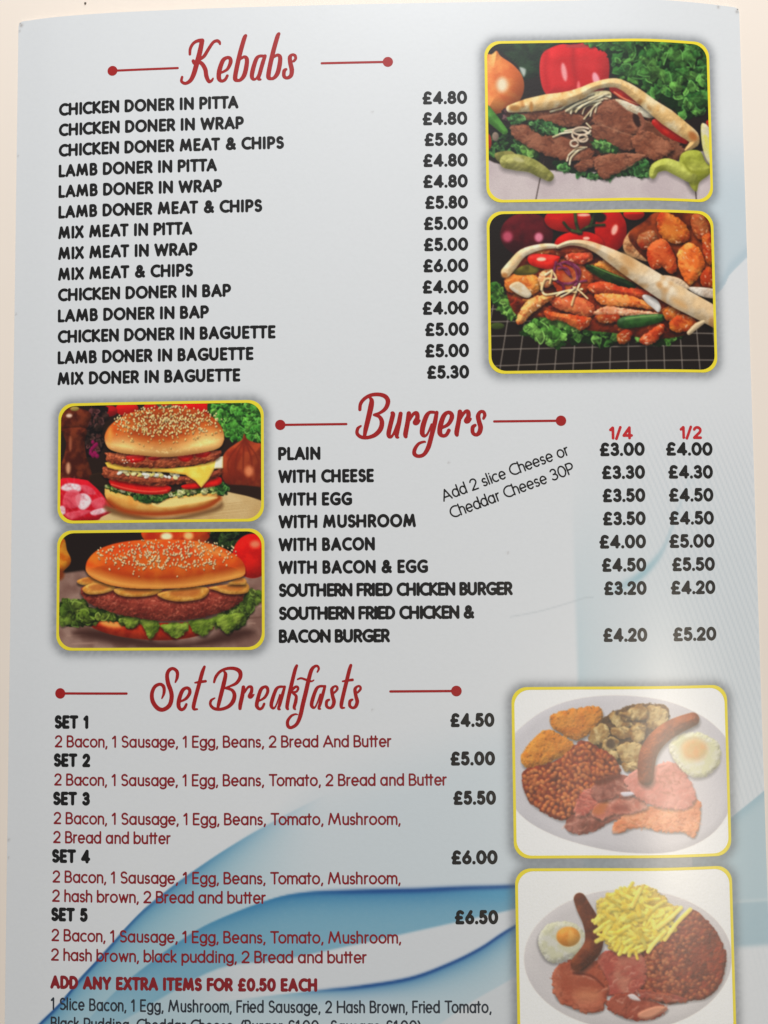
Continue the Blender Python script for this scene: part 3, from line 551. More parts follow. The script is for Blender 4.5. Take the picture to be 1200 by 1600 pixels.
    patty([(318, 340), (345, 320), (600, 345), (880, 320), (930, 320), (915, 360), (850, 385), (720, 400), (560, 408), (420, 395), (335, 372)])
    for p in ([(430, 340), (520, 335), (525, 362), (470, 378), (440, 365)], [(700, 345), (770, 332), (780, 352), (750, 375), (712, 368)], [(790, 330), (870, 325), (850, 350), (800, 352)], [(545, 350), (610, 345), (600, 362), (560, 365)]): c.blob(p, (204, 34, 26), (176, 20, 18), R=14, spec=.25, item='ketchup')
    for i in range(8): c.ell(rn.uniform(405, 470), rn.uniform(355, 385), 4, 3, (240, 225, 205), R=4, edge=4)
    c.blob([(312, 250), (322, 205), (360, 160), (430, 120), (520, 98), (640, 92), (760, 96), (850, 122), (910, 170), (938, 225), (938, 270), (915, 305), (850, 325), (740, 342), (620, 350), (500, 338), (400, 325), (335, 300)], (190, 100, 46), (172, 78, 34), R=95, amb=.46, dif=.66, item='sesame_bun', vs=70, shadow=(0, 12, 22, .6))
    p = spline([(315, 262), (420, 250), (520, 285), (640, 300), (740, 270), (840, 225), (935, 245), (936, 272), (912, 304), (850, 324), (740, 341), (620, 349), (500, 337), (400, 324), (336, 299)]); sl = c.crop(p, 60); d = poly_sdf(c.X[sl], c.Y[sl], p); w = np.clip(.5 - d / 90, 0, 1)[..., None]
    w = w * (c.id[sl] == c.names.index('sesame_bun'))[..., None]; c.c[sl] = c.c[sl] * (1 - w) + w * np.array((242, 208, 142)) / 255. * (.72 + .28 * np.clip((350 - c.Y[sl]) / 60, 0, 1))[..., None]
    c.blob([(330, 215), (345, 190), (350, 240), (335, 270)], (220, 160, 86), edge=40, R=30); c.ell(480, 180, 90, 22, (206, 126, 66), rot=-18, R=30, edge=40)
    c.ell(640, 140, 210, 40, (128, 58, 28), edge=80, R=30, alpha=.75); c.ell(570, 215, 120, 40, (146, 62, 30), edge=80, R=30, alpha=.6)
    c.seeds(400, 640, 160, 290, 82, (252, 228, 170), rn, item='sesame_bun', size=7.6, pw=.6); c.seeds(90, 640, 200, 285, 105, (236, 198, 130), rn, item='sesame_bun', size=7.4); c.flecks([(330, 290), (500, 330), (740, 330), (920, 290), (930, 230), (740, 280), (520, 290)], 60, ((252, 226, 170), (214, 166, 98)), 14, 2.5, 0, rn, 1, .5)
    c.c = np.clip(c.c * 1.12, 0, 1); c.grain(.014, 3); return c


def pic_single(step):
    rn = random.Random(41); c = Canvas(62, 1146, 40, 670, step, (34, 25, 22))
    c.blob([(50, 270), (200, 250), (400, 290), (1150, 280), (1150, 680), (50, 680)], (158, 130, 118), (128, 98, 88), R=2, ns=50, amb=.5, dif=.6, item='wooden_table', smooth=False, edge=20, vs=90)
    for i in range(26): x = rn.uniform(60, 1100); y = rn.uniform(290, 660); c.line([(x, y), (x + rn.uniform(80, 220), y - rn.uniform(-6, 16))], rn.uniform(2, 5), rn.choice(((170, 140, 126), (104, 76, 66))), R=40, edge=14)
    c.blob([(300, 560), (700, 640), (1000, 560), (1100, 590), (900, 650), (500, 660), (150, 590)], (70, 46, 40), R=10, edge=60)
    c.blob([(50, 70), (95, 80), (110, 140), (132, 190), (115, 230), (50, 260)], (214, 116, 34), (232, 158, 60), R=34, item='orange_pepper', amb=.42)
    c.ell(70, 270, 26, 30, (120, 60, 30), edge=24)
    c.ell(690, 50, 185, 90, (224, 96, 40), (206, 66, 28), R=80, item='tomato', amb=.45); c.ell(640, 72, 30, 20, (255, 236, 190), edge=26, R=20); c.ell(755, 70, 24, 20, (255, 190, 130), edge=26, R=20); c.ell(560, 70, 30, 30, (170, 50, 24), edge=40, R=20)
    c.leafy([(870, 50), (1060, 45), (1010, 130), (950, 160), (900, 120)], (18, 24, 14), (32, 46, 24), (60, 84, 40), 24, 26, 'dark_foliage', rn)
    c.ell(1090, 180, 105, 118, (212, 38, 26), (190, 26, 20), R=90, amb=.42, dif=.68, item='tomato'); c.ell(1102, 118, 26, 20, (250, 130, 100), edge=30, R=20)
    # lower bun, leaves
    c.blob([(240, 540), (320, 515), (600, 530), (850, 530), (880, 570), (760, 610), (600, 622), (420, 605), (300, 575)], (196, 70, 40), (170, 50, 28), R=40, amb=.42, item='bottom_bun'); c.ell(350, 535, 60, 18, (236, 160, 90), rot=10, edge=30, R=20)
    LL = ((40, 54, 20), (82, 104, 42), (134, 152, 72))
    c.leafy([(75, 420), (170, 400), (230, 440), (300, 470), (260, 540), (180, 545), (100, 545), (75, 500)], *LL, 40, 42, 'lettuce', rn)
    c.leafy([(1000, 440), (1060, 370), (1110, 360), (1140, 390), (1090, 440), (1060, 520), (980, 580), (900, 540), (920, 490)], *LL, 44, 42, 'lettuce', rn)
    c.leafy([(180, 470), (300, 480), (420, 490), (500, 510), (460, 555), (400, 530), (300, 510), (220, 540)], (40, 56, 18), (96, 118, 44), (146, 164, 78), 34, 30, 'lettuce', rn)
    for p in ([(490, 510), (590, 515), (600, 560), (560, 615), (535, 585), (510, 540)], [(610, 540), (740, 530), (750, 570), (690, 612), (650, 590), (615, 560)], [(760, 520), (850, 510), (920, 500), (880, 560), (840, 600), (800, 590), (770, 560)], [(900, 510), (1000, 480), (1050, 500), (990, 560), (960, 590), (910, 550)], [(420, 500), (500, 510), (480, 550), (430, 552)]):
        c.blob(p, (96, 116, 44), (130, 148, 66), R=24, bump=12, ns=28, vs=36, amb=.4, dif=.75, rough=8, item='lettuce', shadow=(2, 10, 16, .5))
    # patty
    c.blob([(188, 350), (260, 330), (600, 360), (1000, 330), (1050, 370), (1020, 430), (940, 470), (820, 505), (680, 520), (540, 512), (400, 485), (270, 445), (205, 400)], (150, 72, 58), (124, 54, 44), rough=7, R=80, bump=4, ns=15, vs=40, amb=.46, dif=.66, item='beef_patty', shadow=(0, 12, 20, .55), speck=((196, 120, 100), 9, .74))
    c.flecks([(205, 380), (300, 370), (600, 400), (1020, 380), (900, 470), (680, 505), (420, 475)], 190, ((196, 120, 100), (104, 40, 32), (180, 96, 78)), 22, 2.6, 0, rn, .9, .6)
    # mushroom slices
    for p in ([(172, 300), (240, 285), (300, 315), (230, 330), (175, 320)], [(195, 345), (250, 318), (330, 322), (372, 345), (310, 372), (225, 376)], [(365, 350), (450, 340), (560, 345), (620, 358), (560, 385), (450, 392), (385, 378)], [(862, 345), (960, 330), (1050, 320), (1072, 350), (1050, 378), (960, 380), (900, 362)], [(592, 380), (650, 360), (760, 340), (850, 345), (860, 372), (820, 405), (720, 418), (640, 408)], [(960, 325), (1040, 295), (1052, 330)]):
        c.blob(p, (222, 172, 96), (204, 144, 70), R=14, amb=.5, dif=.6, item='mushroom_slice#', shadow=(0, 12, 16, .55), bump=3)
        q = np.array(p, float); m = q.mean(0); c.blob((q - m) * .62 + m + np.array((4, -8)), (176, 104, 54), R=10, edge=26, alpha=.75)
    # top bun
    c.blob([(212, 230), (225, 190), (270, 145), (350, 112), (470, 92), (620, 88), (780, 96), (900, 122), (980, 160), (1035, 205), (1052, 250), (1042, 285), (990, 302), (880, 325), (740, 345), (600, 350), (460, 346), (350, 330), (260, 295), (220, 262)], (216, 112, 44), (200, 84, 32), R=105, amb=.46, dif=.64, item='sesame_bun', vs=80, shadow=(0, 12, 18, .6))
    p = spline([(216, 250), (400, 305), (600, 325), (800, 312), (1045, 262), (1040, 286), (990, 302), (880, 324), (740, 344), (600, 349), (460, 345), (350, 329), (260, 294)]); sl = c.crop(p, 50); d = poly_sdf(c.X[sl], c.Y[sl], p); w = (np.clip(.5 - d / 70, 0, 1) * (c.id[sl] == c.names.index('sesame_bun')))[..., None]
    c.c[sl] = c.c[sl] * (1 - w) + w * np.array((240, 186, 104)) / 255.
    c.ell(620, 135, 260, 30, (196, 72, 36), edge=90, R=40, alpha=.6); c.blob([(760, 110), (880, 135), (960, 180), (900, 175), (800, 140)], (232, 150, 84), edge=50, R=30)
    c.seeds(230, 640, 170, 370, 75, (248, 222, 178), rn, item='sesame_bun', size=8, pw=.62); c.seeds(110, 640, 160, 380, 76, (248, 222, 178), rn, item='sesame_bun', size=7.6, pw=.5); c.seeds(50, 620, 215, 340, 75, (248, 222, 178), rn, item='sesame_bun', size=8)
    c.c = np.clip(c.c * 1.10, 0, 1); c.grain(.014, 4); return c


def beans(c, poly, n, rnd, base, b1, b2, size=13, fade=lambda q: 1.):
    c.blob(poly, base, [v * .75 for v in base], R=16, bump=9, ns=18, amb=.45, dif=.62, item='baked_beans', rough=8, shadow=(3, 8, 16, .35))
    p = spline(poly); lo, hi = p.min(0), p.max(0); k = 0; pts = []
    for _ in range(n * 14):
        if k >= n: break
        q = (rnd.uniform(lo[0], hi[0]), rnd.uniform(lo[1], hi[1]))
        if any((q[0] - a) ** 2 + (q[1] - b) ** 2 < (size * 1.35) ** 2 for a, b in pts): continue
        if poly_sdf(np.array([q[0]]), np.array([q[1]]), p)[0] > -size * .8: continue
        pts.append(q); k += 1; f = rnd.random(); al = fade(q) * rnd.uniform(.6, 1)
        c.ell(*q, size * rnd.uniform(.75, 1.2), size * rnd.uniform(.6, .85), [b1[j] * (1 - f) + b2[j] * f for j in range(3)], rot=rnd.uniform(0, 180), n=8, R=9, amb=.5, dif=.58, edge=7, item='baked_beans', shadow=(2, 4, 8, .22 * al), alpha=al)
        if rnd.random() < .5: c.ell(q[0] - 3, q[1] - 4, 3, 2, (250, 200, 150), R=6, n=6, edge=5, alpha=.6 * al)


def bacon(c, p, f=1., a=(216, 140, 122), b=(186, 92, 78), **k):
    rn = random.Random(len(p) * 7 + int(p[0][0]))
    c.blob(p, [v * f for v in a], [v * f for v in b], rough=11, R=12, bump=4, ns=30, vs=60, amb=.52, dif=.56, item='bacon#', shadow=(2, 7, 14, .4), **k)
    c.flecks(p, 34, ([min(255, v * f * 1.12) for v in a], [v * f * .8 for v in b], (236, 190, 172), [v * f * .7 for v in b]), 46, 3.6, rn.uniform(-30, 30), rn, .5, .5, 9)


def pic_breakfast(step):
    rn = random.Random(53); c = Canvas(58, 1078, 49, 853, step, (254, 247, 238))
    c.blob([(20, 330), (75, 255), (200, 160), (350, 105), (540, 86), (740, 105), (900, 160), (1020, 240), (1090, 340), (1100, 500), (1080, 640), (980, 760), (800, 830), (560, 830), (360, 790), (200, 730), (80, 645), (20, 520)], (216, 213, 216), (222, 219, 222), R=40, ns=90, amb=.58, dif=.5, item='white_plate', dome=.08)
    HB = dict(R=34, bump=4.5, ns=15, vs=30, amb=.48, dif=.7, rough=9, item='hash_brown#', shadow=(4, 12, 20, .45), speck=((132, 76, 24), 12, .74))
    c.blob([(238, 180), (290, 160), (400, 140), (465, 142), (485, 185), (465, 225), (400, 280), (350, 298), (270, 262), (240, 225)], (190, 116, 40), (206, 140, 62), **HB)
    c.blob([(95, 370), (130, 320), (190, 262), (230, 250), (300, 280), (345, 315), (340, 350), (250, 395), (160, 428), (105, 420)], (196, 124, 46), (212, 148, 66), **HB)
    MU = ((214, 188, 134), (150, 110, 58))
    c.blob([(415, 300), (450, 230), (520, 170), (640, 130), (780, 140), (790, 220), (690, 280), (670, 380), (640, 440), (560, 420), (480, 370)], (120, 86, 44), (84, 58, 30), R=14, bump=10, ns=20, amb=.45, item='mushroom_bed', rough=10)
    for p in ([(690, 150), (720, 135), (770, 150), (795, 190), (770, 235), (715, 250), (688, 215)], [(510, 190), (545, 162), (580, 175), (615, 215), (600, 240), (550, 235)], [(600, 160), (650, 130), (695, 150), (690, 200), (640, 205)], [(560, 165), (620, 170), (640, 200), (580, 205)], [(415, 290), (440, 240), (480, 220), (515, 245), (500, 290), (460, 320), (420, 315)],
              [(520, 245), (560, 235), (620, 250), (625, 280), (570, 295), (525, 275)], [(610, 240), (660, 220), (685, 245), (670, 300), (620, 310)], [(480, 300), (530, 285), (555, 310), (530, 350), (485, 350)], [(545, 340), (590, 310), (660, 320), (670, 370), (640, 420), (580, 410), (550, 380)], [(480, 360), (540, 350), (555, 390), (510, 395)], [(570, 410), (640, 410), (650, 440), (590, 450)]):
        c.blob(p, *MU, R=18, bump=5, ns=24, vs=40, amb=.5, dif=.58, item='mushroom#', shadow=(3, 8, 14, .55), rough=9)
        c.flecks(p, 7, ((84, 56, 30), (120, 84, 44), (232, 214, 168)), 30, 3, rn.uniform(0, 180), rn, .3, .6, 7)
    for cx, cy, rx, ry in ((518, 318, 22, 24), (550, 170, 9, 12), (690, 270, 10, 26), (590, 188, 26, 5)): c.ell(cx, cy, rx, ry, (62, 44, 30), rot=rn.uniform(-30, 30), R=10, edge=16, alpha=.85)
    beans(c, [(95, 470), (130, 430), (250, 400), (340, 330), (390, 300), (470, 340), (540, 390), (560, 450), (540, 510), (440, 540), (400, 600), (360, 640), (290, 680), (220, 655), (140, 600), (105, 540)], 210, rn, (146, 56, 28), (206, 112, 58), (226, 146, 88))
    # bacon
    bacon(c, [(296, 690), (350, 650), (430, 640), (540, 600), (600, 620), (560, 670), (500, 690), (460, 715), (400, 738), (330, 742), (300, 718)], .84, b=(150, 74, 56))
    bacon(c, [(340, 645), (365, 560), (430, 525), (470, 560), (450, 610), (410, 650), (370, 662)], 1.0)
    bacon(c, [(515, 735), (540, 680), (600, 640), (700, 610), (800, 600), (925, 590), (935, 680), (905, 765), (850, 742), (760, 738), (640, 712), (560, 738)], 1.06, a=(232, 164, 124), b=(214, 132, 90))
    bacon(c, [(425, 655), (440, 605), (540, 565), (640, 575), (690, 620), (600, 650), (520, 655), (470, 680)], .98, a=(230, 172, 154), b=(204, 120, 100))
    c.blob([(425, 640), (460, 600), (500, 590), (470, 650)], (190, 110, 56), R=14, edge=26, alpha=.8); c.ell(560, 622, 40, 20, (140, 64, 50), edge=34, R=10, alpha=.8)
    bacon(c, [(425, 565), (440, 505), (540, 465), (610, 480), (640, 540), (600, 575), (540, 570), (480, 592)], .82, b=(160, 76, 60)); c.blob([(440, 492), (540, 462), (560, 478), (460, 515)], (104, 44, 26), R=8, edge=24)
    bacon(c, [(580, 480), (640, 440), (720, 428), (780, 402), (850, 436), (900, 520), (918, 590), (860, 632), (760, 628), (680, 600), (620, 565), (588, 525)], 1.04, a=(222, 154, 140), b=(206, 128, 114))
    for i in range(46): c.ell(rn.gauss(790, 46), rn.gauss(495, 40), rn.uniform(4, 12), rn.uniform(3, 6), (176, 104, 84), rot=rn.uniform(0, 180), n=7, R=8, edge=10, alpha=.7)
    c.blob([(560, 548), (610, 545), (620, 560), (575, 568)], (236, 230, 236), R=8, edge=8)
    c.flecks([(540, 720), (600, 660), (760, 620), (920, 620), (900, 740), (760, 725)], 120, ((196, 110, 60), (244, 196, 140), (170, 90, 50)), 22, 2.6, -10, rn, .8, .6)
    # egg and sausage
    c.blob([(795, 320), (850, 275), (930, 270), (1010, 300), (1045, 360), (1030, 430), (980, 475), (910, 485), (850, 440), (810, 390)], (236, 234, 196), (242, 240, 220), R=26, amb=.52, dif=.52, rough=8, item='fried_egg', shadow=(0, 10, 18, .3)); c.ell(915, 350, 62, 52, (236, 186, 130), (230, 196, 140), edge=46, R=30, item='fried_egg', amb=.56, dif=.5, dome=.1)
    c.line([(680, 480), (682, 420), (700, 350), (750, 285), (820, 240), (910, 205)], (36, 40, 42, 42, 40, 32), (150, 78, 38), (124, 60, 30), bump=7, ns=30, amb=.4, dif=.7, spec=.08, item='sausage', shadow=(4, 14, 22, .45)); c.flecks([(660, 480), (660, 380), (740, 270), (900, 190), (930, 215), (800, 280), (720, 370), (700, 490)], 60, ((104, 48, 24), (186, 110, 64), (128, 60, 30)), 34, 4, -60, rn, .5, .5, 9)
    c.c = np.clip(c.c * 1.06, 0, 1); c.grain(.01, 5, 1.16, 1.0); return c


def pic_chips(step):
    rn = random.Random(67); c = Canvas(77, 1098, 57, 857, step, (254, 246, 237))
    c.ell(600, 475, 492, 325, (222, 217, 216), (228, 223, 221), R=50, ns=90, amb=.58, dif=.5, item='white_plate', n=24, dome=.08)
    beans(c, [(640, 440), (720, 420), (800, 330), (880, 265), (920, 255), (1000, 330), (1050, 420), (1062, 500), (1030, 600), (960, 660), (860, 670), (760, 680), (680, 640), (630, 560)], 170, rn, (152, 64, 40), (184, 96, 60), (214, 136, 88), 12, lambda q: .75 if q[0] + q[1] * .9 < 1300 or q[1] > 560 else .3)
    for i in range(60): c.ell(rn.gauss(720, 60), rn.gauss(500, 60), 10, 8, (206, 134, 92), rot=rn.uniform(0, 180), n=7, R=8, edge=7, alpha=.6)
    bacon(c, [(440, 500), (480, 440), (560, 440), (660, 450), (680, 540), (650, 620), (580, 640), (500, 640), (450, 580)], .96, a=(206, 134, 112))
    bacon(c, [(490, 680), (540, 630), (640, 640), (760, 690), (770, 715), (700, 750), (600, 752), (520, 720)], .88, a=(200, 110, 86), b=(170, 76, 56)); c.blob([(640, 720), (720, 690), (770, 700), (700, 745), (645, 745)], (226, 160, 130), R=12, edge=12, item='bacon#')
    c.blob([(590, 640), (620, 635), (650, 665), (610, 660)], (238, 226, 224), R=8, edge=8)
    bacon(c, [(240, 590), (260, 510), (320, 480), (420, 470), (470, 520), (500, 600), (490, 660), (470, 710), (400, 722), (330, 700), (260, 660)], .96, a=(204, 124, 96), b=(180, 92, 66))
    c.ell(350, 590, 80, 46, (160, 82, 58), rot=20, edge=70, R=10, alpha=.6); c.line([(340, 540), (420, 550), (480, 600)], 5, (120, 56, 40), R=20, edge=12); c.ell(400, 640, 60, 30, (216, 146, 108), edge=60, R=10, alpha=.6)
    bacon(c, [(640, 610), (720, 620), (850, 650), (860, 675), (740, 670), (660, 650)], .9, a=(186, 96, 64))
    # egg, sausage, chips
    c.blob([(175, 390), (195, 340), (240, 305), (320, 300), (380, 330), (405, 390), (385, 440), (320, 475), (250, 492), (200, 460)], (228, 226, 196), (238, 236, 222), R=30, amb=.52, dif=.52, rough=6, item='fried_egg', shadow=(-4, 10, 18, .35)); c.ell(318, 370, 56, 46, (226, 150, 62), (236, 176, 90), edge=12, R=40, item='fried_egg', amb=.55, dif=.5, spec=.1)
    c.line([(375, 195), (395, 240), (425, 300), (440, 370), (425, 430), (365, 495)], (28, 34, 38, 42, 44, 38), (140, 76, 46), (104, 52, 32), bump=8, ns=26, amb=.4, dif=.7, item='sausage', shadow=(4, 12, 20, .45))
    c.blob([(450, 210), (540, 170), (660, 130), (750, 165), (800, 220), (840, 245), (790, 330), (690, 430), (560, 450), (490, 400), (470, 300)], (240, 212, 116), (226, 192, 96), R=16, bump=8, ns=30, amb=.45, rough=14, item='chip#', shadow=(4, 10, 18, .4))
    for i in range(135):
        r = math.sqrt(rn.random()); a = rn.random() * 6.283; x = 625 + 165 * r * math.cos(a); y = 295 + 140 * r * math.sin(a); b = rn.gauss(-.5, .7); L = rn.uniform(28, 62); f = rn.uniform(.95, 1.05) * (.9 if rn.random() < .15 else 1); L *= rn.uniform(.7, 1.1)
        c.line([(x - L * math.cos(b), y - L * math.sin(b)), (x + rn.uniform(-7, 7), y + rn.uniform(-7, 7)), (x + L * math.cos(b), y + L * math.sin(b))], rn.uniform(6.5, 11.5), [v * f for v in (255, 242, 130)], [v * f for v in (250, 218, 96)], vs=26, k=2, R=9, amb=.6, dif=.5, edge=7, item='chip#', shadow=(2, 5, 10, .13), dome=.2)
    for p in ([(770, 385), (830, 310), (895, 250)], [(740, 330), (800, 285), (850, 240)], [(690, 440), (720, 400), (770, 350)], [(660, 150), (640, 190), (620, 230)]): c.line(p, 10, (250, 230, 132), (244, 214, 110), R=10, amb=.6, item='chip#', shadow=(3, 6, 10, .25), dome=.2)
    c.c = np.clip(c.c * 1.06, 0, 1); c.grain(.012, 6, 1.14, 1.0); return c


# ---------------------------------------------------------------- materials
M_paper = material('coated_paper_print', attr=True, rough=.31, var=.012, bump=.05)
M_photo = material('photo_print', attr=True, rough=.30, var=.02, bump=.08, scale=1400)
M_black = material('black_ink', (26, 25, 24), var=.2, bump=.05); M_red = material('red_ink', (172, 30, 30), var=.12, bump=.05); M_dark_red = material('dark_red_ink', (146, 34, 40), var=.12, bump=.05)
M_bright = material('bright_red_ink', (206, 40, 46), var=.1, bump=.05); M_grey = material('charcoal_ink', (52, 58, 66), var=.12, bump=.05); M_yellow = material('yellow_ink', (250, 230, 56), var=.05, bump=.05)
M_table = material('cream_laminate', (244, 232, 219), rough=.5, var=.035, bump=.02, scale=14, spec=.4, coat=0)
M_back = material('paper_edge', (214, 212, 206), rough=.6, coat=0); M_speck = material('grey_speck', (120, 112, 104), rough=.8, var=.3, coat=0)

# ---------------------------------------------------------------- the surface it lies on
T = .6; b = .012
ring = lambda s, z: [(-s, -s, z), (s, -s, z), (s, s, z), (-s, s, z)]
V = ring(T, -.03) + ring(T, -b) + ring(T - .004, -.002) + ring(T - b, 0)
F = [(3, 2, 1, 0), (12, 13, 14, 15)] + [(k * 4 + i, k * 4 + (i + 1) % 4, k * 4 + 4 + (i + 1) % 4, k * 4 + 4 + i) for k in range(3) for i in range(4)]
tag(mesh_obj('tabletop', V, F, M_table, smooth=False), 'plain cream tabletop under the menu', 'tabletop', 'structure')

# ---------------------------------------------------------------- the menu sheet with its printed ground
menu = bpy.data.objects.new('menu_sheet', None); COL.objects.link(menu); menu.empty_display_size = .02
tag(menu, 'glossy takeaway menu sheet with red headings, price lists and six food photos', 'menu')
PHOTOS = [  # builder, name, label, rectangle on the sheet in mm (left, right, top, bottom)
    ('doner', 'printed photo of brown doner meat and salad in folded pitta', (31.4, 97.8, 137.6, 89.5)),
    ('chicken', 'printed photo of chicken pieces in flatbread on a wire rack', (31.3, 97.6, 86.9, 39.4)),
    ('double', 'printed photo of double cheeseburger beside a pepper mill', (-94.1, -33.6, 32.75, -2.35)),
    ('single', 'printed photo of burger with mushroom slices and lettuce', (-94.1, -33.5, -4.35, -38.95)),
    ('breakfast', 'printed photo of breakfast plate with hash browns and mushrooms', (36.3, 97.6, -49.9, -97.5)),
    ('chips', 'printed photo of breakfast plate with yellow chips', (36.5, 97.5, -100.2, -147.9))]


def rrect_sdf(U, W, r, rad):
    cx, cy = (r[0] + r[1]) / 2, (r[2] + r[3]) / 2; hx, hy = (r[1] - r[0]) / 2 - rad, (r[2] - r[3]) / 2 - rad
    qx, qy = np.abs(U - cx) - hx, np.abs(W - cy) - hy
    return np.hypot(np.maximum(qx, 0), np.maximum(qy, 0)) + np.minimum(np.maximum(qx, qy), 0) - rad


def curve_y(U, pts):
    p = spline(pts, False, 6); o = np.argsort(p[:, 0]); return np.interp(U, p[o, 0], p[o, 1])


def sst(a, b, x):
    t = np.clip((x - a) / (b - a), 0, 1); return t * t * (3 - 2 * t)


def sheet_print(U, W):
    c = np.ones(U.shape + (3,)) * np.array((233, 236, 238)) / 255.

    def lay(col, a):
        nonlocal c
        a = np.clip(a, 0, 1)[..., None]; c = c * (1 - a) + a * np.array(col) / 255.
    # right-hand pale panels
    y = curve_y(U, [(80, 48), (98.2, 62.6), (102.4, 68.5), (107.7, 73.6), (110, 76)])
    lay((206, 220, 227), sst(118, 90, W) * sst(y - .3, y + .5, W) * (U > 90) * .9); lay((184, 204, 214), np.exp(-((W - y - 1.5) / 2.2) ** 2) * (W > y) * (U > 90) * .6)
    e = 54.8 + .012 * (10 - W)
    lay((186, 212, 220), sst(e - 1.2, e + .6, U) * np.exp(-np.maximum(U - e, 0) / 9) * sst(14, -56, W) * sst(-140, -98, W) * .7)
    lay((214, 226, 230), sst(e - 1.5, e + 4, U) * sst(24, -20, W) * .3 * sst(-160, -60, W))
    # combed hairlines on the right
    ph = (U * .93 + W * .36); ln = np.sin(ph * 4.1 + .012 * (W + 10) ** 2 * .2)
    lay((176, 192, 202), np.clip(ln, 0, 1) * .26 * sst(64, 96, U + .30 * W + 8) * sst(36, 6, W) * (U < 107.9))
    yb = curve_y(U, [(90, -92.5), (98.1, -86.7), (103.4, -83.1), (108.8, -79.3)])
    r0 = sst(yb + .2, yb - .5, W) * (U > 86)
    lay((190, 212, 219), r0 * sst(-124, -121.5, W)); lay((168, 197, 208), r0 * sst(-110, -111, W) * sst(-123, -121.8, W) * .55); lay((206, 222, 226), r0 * np.exp(-((W + 110.3) / .5) ** 2) * .8); lay((150, 188, 202), r0 * np.exp(-((W - yb) / 2.5) ** 2) * .5)
    # crescent and a faint crease line
    t = np.array([(60, -25.0), (67.8, -21.9), (73.2, -18.9), (77.9, -14.4), (80.8, -9.9), (84, -2), (88, 8)]); yc = curve_y(U, t); dn = (yc - W) * .72
    lay((150, 196, 206), np.exp(-(dn / .9) ** 2) * np.exp(-((U - 74) / 5.5) ** 2) * .8); lay((176, 204, 214), np.exp(-(dn / 1.1) ** 2) * sst(62, 70, U) * sst(92, 80, U) * .45)
    yl = curve_y(U, [(36, -30.2), (46, -28.3), (58, -24.8)]); lay((176, 186, 190), np.exp(-((W - yl) / .25) ** 2) * (U > 36) * (U < 60) * .26)
    # sweeping blue waves at the foot (they end behind the picture boxes)
    c0 = c
    m = [(-106, -152), (-98.3, -143.8), (-91.8, -137.4), (-86.3, -130.8), (-79.9, -124.0), (-69.9, -113.2), (-61.3, -106.1), (-52.6, -99.9), (-43.5, -94.0), (-32.5, -87.7), (-15, -79), (8, -70), (34, -62)]
    ym = curve_y(U, m); dm = (ym - W) * .74; fade = sst(-14, -66, U); ins = sst(-.25, .35, dm) * (U > -107)
    lay((204, 220, 227), sst(-.3 - 9 * sst(-45, -10, U), .4 + 9 * sst(-45, -10, U), dm) * (U > -107) * .5); lay((172, 208, 219), ins * fade * .65)
    lay((128, 186, 208), ins * np.exp(-dm / 7) * fade * .9); lay((70, 140, 186), ins * np.exp(-dm / 2.0) * fade * .85); lay((32, 82, 150), np.exp(-((dm - .3) / .6) ** 2) * ins * sst(-44, -92, U) * .9)
    # inner darker band
    k = [(-104, -168), (-90, -149), (-76, -134), (-64, -124.5), (-58.0, -120.2), (-48.9, -114.9), (-32.6, -108.6), (-21.8, -106.5), (-7.4, -106.0), (8.8, -105.7), (21.3, -105.2), (36.6, -104.8), (60, -103)]
    yk = curve_y(U, k); dk = (yk - W) * .85; w2 = curve_y(U, [(-104, -160), (-70, -140), (-47.1, -127.8), (-29.1, -125.3), (-7.5, -120.9), (8.7, -117.4), (36.5, -111.4), (60, -106)])
    above = sst(w2 - .5, w2 + .6, W); s2 = sst(-80, -52, U)
    band = sst(-.2, .5, dk) * above * sst(-92, -56, U)
    lay((132, 184, 206), band * .95); lay((70, 146, 188), band * np.exp(-dk / 3) * .8); lay((42, 120, 178), band * np.exp(-dk / 2.0) * sst(-60, -20, U) * sst(60, 10, U) * .8)
    lay((32, 82, 150), np.exp(-((dk - .35) / .62) ** 2) * sst(-36, 0, U) * .92 * (U < 60)); lay((96, 172, 206), band * sst(14, 34, U) * sst(0, 1.2, dk) * sst(6, 1.5, dk) * .6)
    # white tongue
    yo = curve_y(U, [(-108, -150), (-70, -142), (-44, -136.5), (-20.1, -133.5), (-7.6, -132.3), (6.7, -130.0), (17.5, -126.2), (26.5, -121.9), (36.4, -115.8), (60, -104)])
    tong = sst(w2 + .5, w2 - .8, W) * sst(yo - .4, yo + .4, W)
    lay((226, 230, 233), tong * sst(-66, -36, U) * .97); lay((200, 214, 220), tong * sst(-90, -60, U) * sst(-30, -60, U) * .3)
    do = (yo - W) * .9; low = sst(-.2, .4, do) * sst(-44, -18, U)
    lay((196, 216, 222), sst(-.2, .6, do) * .5); lay((120, 176, 200), low * np.exp(-np.maximum(do, 0) / (1.6 + 4.5 * sst(-10, 36, U))) * .95); lay((52, 118, 178), low * np.exp(-np.maximum(do, 0) / 1.6) * .8 * sst(-30, 0, U)); lay((32, 82, 150), np.exp(-((do - .25) / .5) ** 2) * sst(-26, -4, U) * .9)
    yp = curve_y(U, [(0, -152), (14, -143), (24.6, -136), (36.2, -129.5), (50, -120)]); lay((226, 228, 230), sst(yp + .2, yp - .6, W) * sst(4, 20, U) * .8)
    c = np.where((U < 66)[..., None], c, c0)
    # printed soft glow round every picture box
    for _, _, r in PHOTOS:
        d = rrect_sdf(U - .0, W + .25, r, 4.4); n = vnoise(U, W, .7, 3) * .25 + .88
        lay((84, 88, 92), np.exp(-(np.maximum(d, 0) / 1.9) ** 2) * .45 * n)
